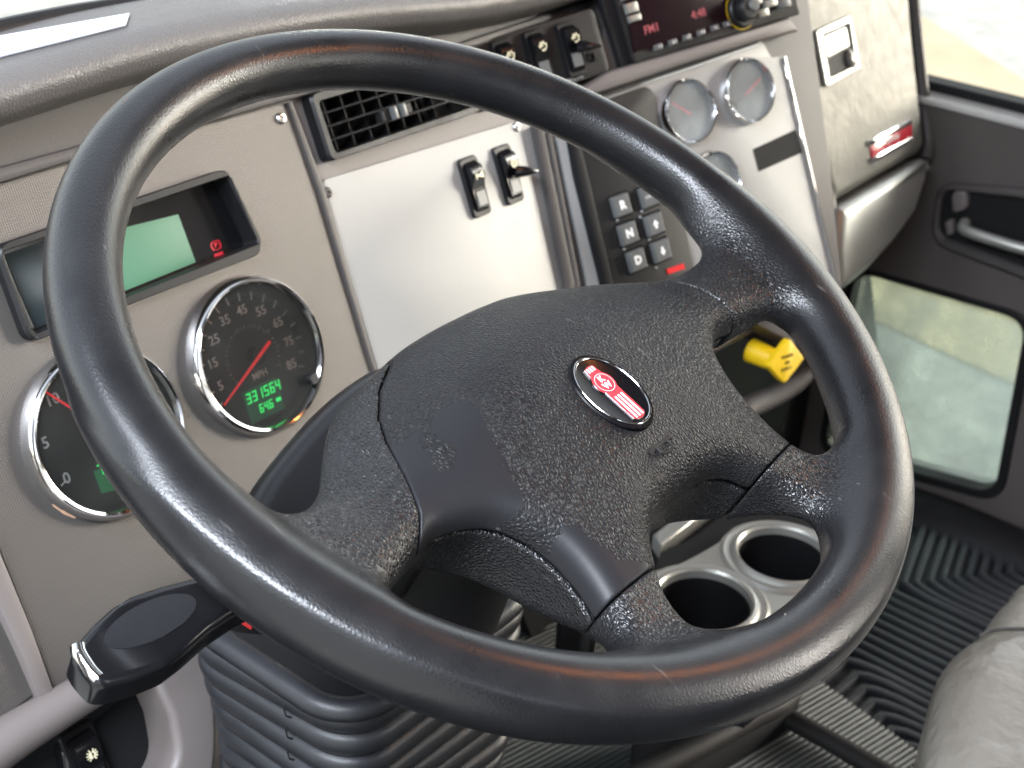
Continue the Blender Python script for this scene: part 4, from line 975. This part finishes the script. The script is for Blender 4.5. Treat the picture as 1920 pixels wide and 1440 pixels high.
# =================================================================== UNDER THE DASH: knob, shelf rod, dark cavity
CAV = Frame((0, .34, 0), (1, 0, 0), (0, 0, 1))
bm = NB(); prism(bm, CAV.poly('1180,480 1640,350 1700,1000 1500,1400 1100,1400 900,900'), -.3, -.02); tag(obj('cavity_dark_slab', bm, M['matte_black'], None, CAV, smooth=False), 'black slab standing in for the shade of the cavity behind the yellow knob', 'panel')  # shade of the open cavity, put in as a black slab
LIP = Frame((0, .20, 0), (1, 0, 0), (0, 0, 1))
bm = NB(); tube(bm, catmull([(*LIP.px(x, y), 0) for x, y in ((1330, 800), (1400, 765), (1450, 742), (1490, 716), (1512, 690), (1524, 650), (1530, 600))], 5), .0125, 12, True)
tube(bm, catmull([(*LIP.px(x, y), .0) for x, y in ((1530, 600), (1480, 575), (1420, 600), (1340, 640), (1280, 670))], 5), .010, 12, True)
tag(obj('storage_rim', bm, M['trim_dark'], None, LIP, (*LIP.px(1450, 742), 0)), 'bent brown rim of the open tray behind the yellow knob', 'rim')
yk = thing('brake_knob', LIP, (*LIP.px(1440, 670), 0), 'yellow push-pull parking brake knob with diamond-shaped face', 'knob')
YF = Frame(LIP.W(*LIP.px(1474, 678, .055), .055), (.95, -.25, 0), (0, .25, .95))
yk.matrix_world = YF.M((0, 0, 0)); FR[yk.name] = (YF, Vector((0, 0, 0)))
pts_ = YF.poly('1481,634 1509,672 1472,720 1440,686', 0); bm = NB(); prism(bm, rpoly(pts_, .004), -.007, 0, .0015, 2); obj('face', bm, M['yellow'], yk)
p0 = Vector((*YF.px(1468, 684, -.01), -.004)); p1 = Vector((*YF.px(1421, 660, -.035), -.045))
bm = NB(); tube(bm, [p0, p0.lerp(p1, .5), p1], [.0085, .0115, .0125], 20); obj('stem', bm, M['yellow'], yk)
for k, (s_, x, y) in enumerate((('TRAILER', 1476, 668), ('AIR', 1476, 680), ('SUPPLY', 1474, 692))): text('knob_word', s_, .0045, YF.px(x, y), M['matte_black'], yk, .0002, 0)

# =================================================================== COLUMN
AXO = WHEEL
def axf(t): return Frame(WHEEL.W(0, 0, -t), WHEEL.ex, WHEEL.ey)
M['shroud'] = mat('shroud_plastic', (.006, .006, .007), .34)
colm = thing('steering_column', WHEEL, (0, 0, -.12), 'black steering column shroud between the wheel hub and the dash', 'steering column')
S9 = axf(.085)
sp_ = [WHEEL.px(x, y, -.085) for x, y in ((452, 965), (470, 915), (500, 870), (545, 815), (600, 757), (655, 712), (705, 684), (750, 690), (840, 760), (880, 900), (800, 1020), (690, 1045), (560, 1045), (480, 1025))]
bm = NB(); prism(bm, [(p.x, p.y) for p in catmull([(a_, b_, 0) for a_, b_ in sp_], 4, True)], -.155, -.080, .014, 6); obj('shroud', bm, M['shroud'], colm)
bm = NB(); lathe(bm, [(0, -.095), (.034, -.095), (.046, -.125), (.056, -.17), (.060, -.2), (.055, -.245)], (0, -.02), 40); obj('column_tube', bm, M['matte_black'], colm)
# stalk
STF = Frame(WHEEL.W(0, 0, -.050), WHEEL.ex + 0.0 * WHEEL.ez, WHEEL.ey)
stk = thing('shift_stalk', STF, (*STF.px(300, 1180), 0), 'glossy black paddle-shaped stalk with chrome tip below the rim', 'stalk')
so_ = STF.poly('520,1040 440,1054 367,1077 300,1094 247,1112 213,1132 173,1168 143,1204 134,1224 148,1250 177,1282 200,1285 253,1272 313,1248 353,1218 400,1176 450,1143 540,1095', 0)
so_ = rpoly(so_, [0] * 6 + [.003] * 2 + [.003, .003, .003, .003] + [.003] * 6)
bm = NB(); prism(bm, so_, -.016, .0, .0045, 4); obj('body', bm, M['gloss_black'], stk)
tp_ = [(*STF.px(x, y, -.003), -.0035) for x, y in ((147, 1212), (150, 1226), (161, 1245), (173, 1262), (185, 1274))]
bm = NB(); tube(bm, catmull(tp_, 4), .0034, 14, True, 1.2); obj('chrome_tip', bm, M['chrome'], stk)
gc = STF.px(284, 1164, 0); ga = STF.px(200, 1208, 0); gb2 = STF.px(366, 1124, 0); L_ = math.dist(ga, gb2) / 2; an = math.atan2(gb2[1] - ga[1], gb2[0] - ga[0])
Wg = math.dist(STF.px(262, 1130, 0), STF.px(303, 1198, 0)) / 2 * .92
M['grip'] = mat('grip_texture', (.012, .012, .015), .55, spec=.25, bump=[('weave', 420, .8, .0004)])
bm = NB(); n = 40; vs = []
ep = [(gc[0] + L_ * math.cos(t) * math.cos(an) - Wg * math.sin(t) * math.sin(an), gc[1] + L_ * math.cos(t) * math.sin(an) + Wg * math.sin(t) * math.cos(an)) for t in np.linspace(0, 2 * math.pi, n, endpoint=False)]
prism(bm, ep, -.0005, .0005, .0002); gp = obj('grip_patch', bm, M['grip'], stk)
bm = NB()
for k in range(6):
    a_, b2 = STF.px(388 + k * 5, 1093 + k * 4.2, 0); d_ = Vector(STF.px(391 + k * 5, 1104 + k * 4.2, 0)) - Vector((a_, b2)); n_ = Vector((-d_.y, d_.x)).normalized() * .0004
    bm.faces.new([bm.verts.new((*q_, .0003)) for q_ in (Vector((a_, b2)) - n_, Vector((a_, b2)) + d_ - n_, Vector((a_, b2)) + d_ + n_, Vector((a_, b2)) + n_)])
obj('stalk_marks', bm, M['grey_print'], stk)
bm = NB(); prism(bm, STF.poly('440,1150 446,1140 485,1161 474,1172', -.03), -.034, -.030, .0008); tag(obj('red_tag', bm, M['red_tag'], None, STF, (*STF.px(460, 1155, -.02), -.02)), 'small red plastic tab between the stalk and the rubber boot', 'tab')

# bellows boot: stacked rounded-rectangle folds
BT = Frame((.026, .128, -.262), (1, 0, 0), (0, 1, 0))
bt = thing('column_boot', BT, (0, 0, -.3), 'ribbed black rubber bellows around the foot of the steering column', 'rubber boot')
def rrect(a_, b2, r_, n=9):
    out = []
    for (sx__, sy__, s0) in ((1, 1, 0), (-1, 1, 90), (-1, -1, 180), (1, -1, 270)):
        for k in range(n): t = R(s0 + 90 * k / (n - 1)); out.append((sx__ * (a_ - r_) + r_ * math.cos(t), sy__ * (b2 - r_) + r_ * math.sin(t)))
    return out
def boot_fold(i, z0, z1, a_, b2, ox, oy, last):
    prof_ = [(-.0055, 0.0), (-.0018, -.0012), (.0004, -.0035), (.0010, -.007), (.0002, -.011), (-.0015, -.0142), (-.0055, -.0160)]
    bm = NB(); rows = []
    for (d, dz) in prof_:
        d *= 1.1
        P = rrect(a_ + d, b2 + d, .036 + d, 10)
        row = []
        for (x, y) in P:
            an = math.atan2(y, x); wv = .0016 * math.sin(3 * an + i * .9) + .0022 * math.exp(-((an + 1.15) / .25) ** 2) * math.sin(i * 2.2)
            row.append(bm.verts.new((x * (1 + wv / .09) + ox, y * (1 + wv / .08) + oy, z0 + dz * (z0 - z1) / .0160 + .003 * math.sin(2 * an + .6))))
        rows.append(row)
    n = len(rows[0])
    for k in range(len(rows) - 1):
        for j in range(n): bm.faces.new((rows[k][j], rows[k][(j + 1) % n], rows[k + 1][(j + 1) % n], rows[k + 1][j]))
    return obj('bellows_fold', bm, M['rubber'], bt, ang=80)
z = 0
for i in range(17):
    st_ = .0180; boot_fold(i, z, z - st_, .094 - .0005 * i - .00007 * i * i, .078 - .0008 * i, .0004 * i, 0, False); z -= st_
bm = NB()
for i in range(1, 7):
    zz = -.0180 * i + .008; x0 = -.0945 + .0008 * i
    tube(bm, [(x0 + .0035, -.022, zz + .007), (x0 - .0012, -.024, zz + .001), (x0 - .0006, -.025, zz - .005), (x0 + .0035, -.026, zz - .0085)], .0006, 5)
obj('mould_flash', bm, M['matte_black'], bt)
bm = NB(); rows = []
for (d, h) in ((-.018, -.006), (-.016, .004), (-.010, .009), (-.003, .009), (.0015, .004), (.0015, -.001), (-.004, -.004)):
    rows.append([bm.verts.new((x, y, h)) for x, y in rrect(.094 + d, .078 + d, .038 + d)])
n = len(rows[0])
for k in range(len(rows) - 1):
    for j in range(n): bm.faces.new((rows[k][j], rows[k][(j + 1) % n], rows[k + 1][(j + 1) % n], rows[k + 1][j]))
obj('collar', bm, M['rubber'], bt, ang=80)
bm = NB(); prism(bm, rrect(.078, .066, .03), -.03, .0015); obj('cavity_dark_disc', bm, M['matte_black'], bt)  # black plate gives the dark of the hollow inside the collar

# lower-left dark switch panel
LP = Frame(Yd * .33 - Yd * .0 , Xv, Zd)
lsp = thing('lower_switch_panel', DASH, (*DASH.px(200, 1400, -.03), -.03), 'black recessed panel with a light switch at the lower left', 'switch panel')
bm = NB(); prism(bm, rpoly(DASH.poly('20,1470 200,1330 282,1262 300,1330 320,1410 300,1440 200,1520', -.03), [.01, 0, .004, 0, .01, 0, 0]), -.05, -.030, .002); obj('plate', bm, M['matte_black'], lsp)
screw(301, 1416, DASH, lsp, -.030, .0055, 'plastic_black')
bm = NB(); prism(bm, rpoly(DASH.poly('118,1402 175,1372 190,1380 215,1480 130,1480', -.018), .006), -.032, -.018, .004, 3); hs_ = obj('switch_hood', bm, M['gloss_black'], lsp)
LSF = Frame(DASH.W(*DASH.px(160, 1420, -.022), -.022), DASH.ex, DASH.ey)
rocker(LSF, 166, 1436, 'black rocker switch with cream lamp symbol at the bottom left corner', None, 'light', sc_=1.15)

# =================================================================== CENTRE CONSOLE WITH CUP HOLDERS
cn = thing('cup_holder', CONS, (*CONS.px(1400, 1080), 0), 'silver cup holder tray with two round wells and raised rings', 'cup holder')
cA, rA = ellipse_fit(CONS, 1385, 975, 1555, 1103, .012); cB, rB = ellipse_fit(CONS, 1240, 1055, 1395, 1182, .012)
cB = CONS.px(1322, 1122, .012); rA = .0405; rB = .0405; cA = CONS.px(1469, 1036, .012)
XC = np.arange(-.14, .1401, .0035)
def cons_mesh():
    # plate as a height field with the two wells left open
    mid = ((cA[0] + cB[0]) / 2, (cA[1] + cB[1]) / 2); bm = NB(); N_ = 96
    for (c_, r_, o_) in ((cA, rA, cB), (cB, rB, cA)):
        lathe(bm, [(r_ + .0175, .0), (r_ + .0165, .006), (r_ + .0120, .0095), (r_ + .0085, .0085), (r_ + .0065, .0085), (r_ + .0045, .0115), (r_ + .0015, .0125), (r_ - .0005, .0105), (r_ - .0015, .004)], c_, 72)
    return bm
obj('tray_ring', cons_mesh(), M['silver_paint'], cn)
for c_, r_ in ((cA, rA), (cB, rB)):
    bm = NB(); lathe(bm, [(r_ - .001, .0045), (r_ - .003, -.02), (r_ - .006, -.068), (r_ - .010, -.070), (r_ - .022, -.0700), (r_ - .024, -.0685), (0, -.0685)], c_, 56); obj('cup_well', bm, M['plastic_black'], cn)
d = Vector(cB) - Vector(cA); dn = d.normalized(); pn = Vector((-dn.y, dn.x)); m_ = (Vector(cA) + Vector(cB)) / 2
OUTL = []
for c_, s_c in ((cA, -1), (cB, 1)):
    base_a = math.atan2(dn.y * s_c, dn.x * s_c)
    for k in range(9):
        t = base_a + R(-118 + 236 * k / 8); OUTL.append((c_[0] + (rA + .0165) * math.cos(t), c_[1] + (rA + .0165) * math.sin(t)))
OUTL = [(p.x, p.y) for p in catmull([(a_, b2, 0) for a_, b2 in OUTL], 5, True)]
bm = NB(); prism_holes(bm, OUTL, [circ(cA, rA + .006), circ(cB, rB + .006)], -.004, .0070); obj('tray_web', bm, M['silver_paint'], cn)
bm = NB(); prism_holes(bm, rpoly(CONS.poly('1225,1150 1235,1030 1300,1010 1380,940 1500,920 1660,1000 1660,1100 1520,1215 1430,1240 1380,1300 1240,1260', 0), .02), [circ(cA, rA + .001), circ(cB, rB + .001)], -.012, -.002)
tb = obj('tray_base', bm, M['matte_black'], cn)
con = thing('centre_console', CONS, (*CONS.px(1400, 1200), -.1), 'dark floor console standing below the dash behind the wheel', 'console')
bm = NB(); prism_holes(bm, CONS.poly('1150,1000 1330,880 1560,900 1680,1000 1665,1105 1530,1225 1400,1330 1150,1250', -.014), [circ(cA, rA + .003), circ(cB, rB + .003)], -.034, -.0135); obj('body', bm, M['matte_black'], con)
bm = NB(); prism(bm, CONS.poly('1225,1000 1320,925 1352,925 1352,935 1240,1022', .004), -.012, .004, .003, 3); obj('silver_rail', bm, M['silver_paint'], con)
bm = NB(); prism(bm, CONS.poly('1395,1180 1440,1120 1500,1115 1480,1160 1440,1190', .004), -.008, .0015, .002, 3); obj('side_tray', bm, M['plastic_black'], con)
bm = NB(); prism(bm, rpoly(CONS.poly('1045,1145 1060,1140 1120,1180 1110,1200 1085,1195 1050,1165', .0), .003), -.1, .006, .003); obj('bracket', bm, M['plastic_black'], con)

# =================================================================== FLOOR MATS
mt = thing('floor_mat', FLOOR, (*FLOOR.px(1650, 1250), 0), 'black rubber floor mat with bold parallel ridges beside the passenger seat', 'floor mat')
bm = NB(); prism(bm, FLOOR.poly('1440,960 1700,940 2300,1000 2300,1900 1560,1500 1440,1330', 0), -.014, .0, .001); obj('base', bm, M['rubber_mat'], mt)
# ridges: a long straight run towards the seat, bent over at both ends of the field
P2 = lambda x, y: np.array(FLOOR.px(x, y))
dirr = P2(1880, 1180) - P2(1716, 1103); dirr /= np.linalg.norm(dirr)
ut = P2(1716, 1030) - P2(1690, 1100); ut /= np.linalg.norm(ut); ub = P2(1513, 1303) - P2(1590, 1237); ub /= np.linalg.norm(ub)
RIDGE = []
for (x, y) in ((1690, 1107), (1713, 1107), (1740, 1104), (1764, 1100), (1788, 1097), (1813, 1094), (1838, 1091), (1864, 1089), (1890, 1086)):
    c_ = P2(x, y); RIDGE.append([c_ + dirr * 1.1, c_ + dirr * .035, c_ + dirr * .012 + ut * .004, c_ + ut * .010, c_ + ut * .035, c_ + ut * .17])
for k in range(1, 10):
    t = k / 10; c_ = P2(1640, 1085) * (1 - t) + P2(1550, 1220) * t; RIDGE.append([c_ + dirr * 1.3, c_])
for (x, y) in ((1590, 1237), (1612, 1263), (1627, 1289), (1643, 1314), (1661, 1340), (1679, 1366), (1695, 1393), (1712, 1420), (1728, 1447)):
    c_ = P2(x, y); RIDGE.append([c_ + dirr * 1.1, c_ + dirr * .035, c_ + dirr * .012 + ub * .004, c_ + ub * .010, c_ + ub * .035, c_ + ub * .15])
for path in RIDGE:
    P = [Vector(p_) for p_ in path]; w_ = .0050; L_, R_ = [], []
    for i in range(len(P)):
        d_ = (P[min(i + 1, len(P) - 1)] - P[max(i - 1, 0)]).normalized(); n_ = Vector((-d_.y, d_.x)); L_.append(P[i] + n_ * w_); R_.append(P[i] - n_ * w_)
    bm = NB(); prism(bm, [tuple(v_) for v_ in L_ + R_[::-1]], -.001, .0085, .0022, 2); obj('ridge', bm, M['mat_ridge'], mt)
lm_ = thing('threshold_mat', FLOOR, (*FLOOR.px(1440, 1420), .0), 'fine-ribbed grey rubber mat at the foot of the driver seat', 'floor mat')
bm = NB(); prism(bm, FLOOR.poly('700,1330 1100,1300 1250,1360 1330,1440 1480,1350 1760,1470 1760,1800 700,1800', .03), .005, .030, .002); obj('base', bm, M['rubber_mat'], lm_)
fa = np.array(FLOOR.px(1330, 1440, .03)); fb = np.array(FLOOR.px(1480, 1352, .03)); fd = (fb - fa) / np.linalg.norm(fb - fa); fp = np.array([-fd[1], fd[0]])
M['mat_grey'] = mat('ribbed_mat_grey', (.075, .085, .083), .5, var=.2, vscale=12)
for k in range(-60, 62):
    o_ = fa + fp * .0065 * k; bm = NB(); tube(bm, [(*(o_ - fd * .22), .030), (*(o_ + fd * .20), .030)], .0021, 5, False, .9); obj('rib', bm, M['mat_grey'], lm_)
bm = NB(); tube(bm, [(*FLOOR.px(x, y, .045), .045) for x, y in ((1478, 1346), (1560, 1392), (1660, 1450), (1800, 1530))], .0115, 12); tag(obj('threshold_bar', bm, M['satin_black'], None, FLOOR, (*FLOOR.px(1560, 1392, .045), .045)), 'straight dark grey bar between the ribbed and ridged floor mats', 'bar')
bm = NB(); tube(bm, catmull([(*FLOOR.px(x, y, .09), .09) for x, y in ((1160, 1470), (1230, 1440), (1310, 1400), (1400, 1350), (1470, 1310), (1515, 1240), (1530, 1170))], 5), .0125, 12); tag(obj('seat_base_tube', bm, M['satin_black'], None, FLOOR, (*FLOOR.px(1310, 1400, .09), .09)), 'curved black tube sweeping under the bottom of the rim', 'tube')
bm = NB(); prism(bm, FLOOR.poly('1190,1350 1300,1330 1460,1290 1500,1310 1400,1370 1310,1420 1240,1460 1180,1460', .07), -.02, .07, .004); tag(obj('pedal_cover', bm, M['matte_black'], None, FLOOR, (*FLOOR.px(1340, 1370, .07), .07)), 'black cover under the bottom of the wheel rim', 'cover')

# =================================================================== PASSENGER SEAT
dsx = thing('unseen_driver_seat', ID, (0, -.70, -.4), 'dark leather driver seat back unseen behind the camera, added to darken reflections', 'seat')
bm = NB(); prism(bm, rpoly([(-.25, -.35), (.25, -.35), (.24, .42), (.12, .50), (-.12, .50), (-.24, .42)], .08), -.06, .06, .05, 6)
bm.transform(Matrix.Translation((0, -.72, 0)) @ Matrix.Rotation(R(100), 4, 'X')); obj('unseen_backrest', bm, M['door_vinyl'], dsx)  # unseen seat back, added to block light and reflect dark
st = thing('passenger_seat', CONS, (*CONS.px(1860, 1250), -.1), 'pale grey leather seat edge at the lower right corner', 'seat')
STH = .05
SF = Frame((0, 0, -.42 + STH), (1, 0, 0), (0, 1, 0))
def pillow(name, pts, h0, h1, rnd, m):
    bm = NB(); P = [(p.x, p.y) for p in catmull([(a_, b2, 0) for a_, b2 in pts], 6, True)]; prism(bm, P, h0, h1, rnd, 8); return bm
o_ = CONS.poly('1752,1290 1775,1215 1830,1170 1920,1150 2200,1180 2500,1500 2200,1900 1800,1700 1742,1420', .03)
obj('cushion', pillow('c', o_, -.15, .04, .045, 0), M['leather_seat'], st, ang=80)
o_ = CONS.poly('1870,1100 1905,1062 1960,1030 2300,1000 2500,1250 2000,1220 1850,1160', .03)
obj('side_bolster', pillow('c', o_, -.2, .015, .035, 0), M['leather_seat'], st, ang=80)
bm = NB(); prism(bm, rpoly([(.48, -.35), (.98, -.35), (.96, .50), (.84, .58), (.62, .58), (.50, .50)], .08), -.07, .07, .06, 6)
bm.transform(Matrix.Translation((0, -.56, 0)) @ Matrix.Rotation(R(98), 4, 'X')); obj('unseen_backrest', bm, M['leather_seat'], st, ID, ang=80)  # out of view, added to keep low sun off the lower parts
o_ = CONS.poly('1780,1440 1830,1410 1920,1405 2200,1440 2200,1900 1760,1800', .06)
obj('lower_bolster', pillow('c', o_, -.1, .06, .03, 0), M['leather_seat'], st, ang=80)

bm = NB(); tube(bm, catmull([(*CONS.px(x, y, .052), .0405) for x, y in ((1842, 1172), (1870, 1160), (1925, 1158), (2000, 1165))], 5), .0016, 6); obj('seam', bm, M['trim_dark'], st)
# hair-thin printed marks stay joined, one part each
for o in bpy.data.objects:
    if o.name.split('.')[0] in ('tick_marks', 'fine_ticks', 'inner_ticks', 'stalk_marks', 'mould_flash'): o['kind'] = 'stuff'
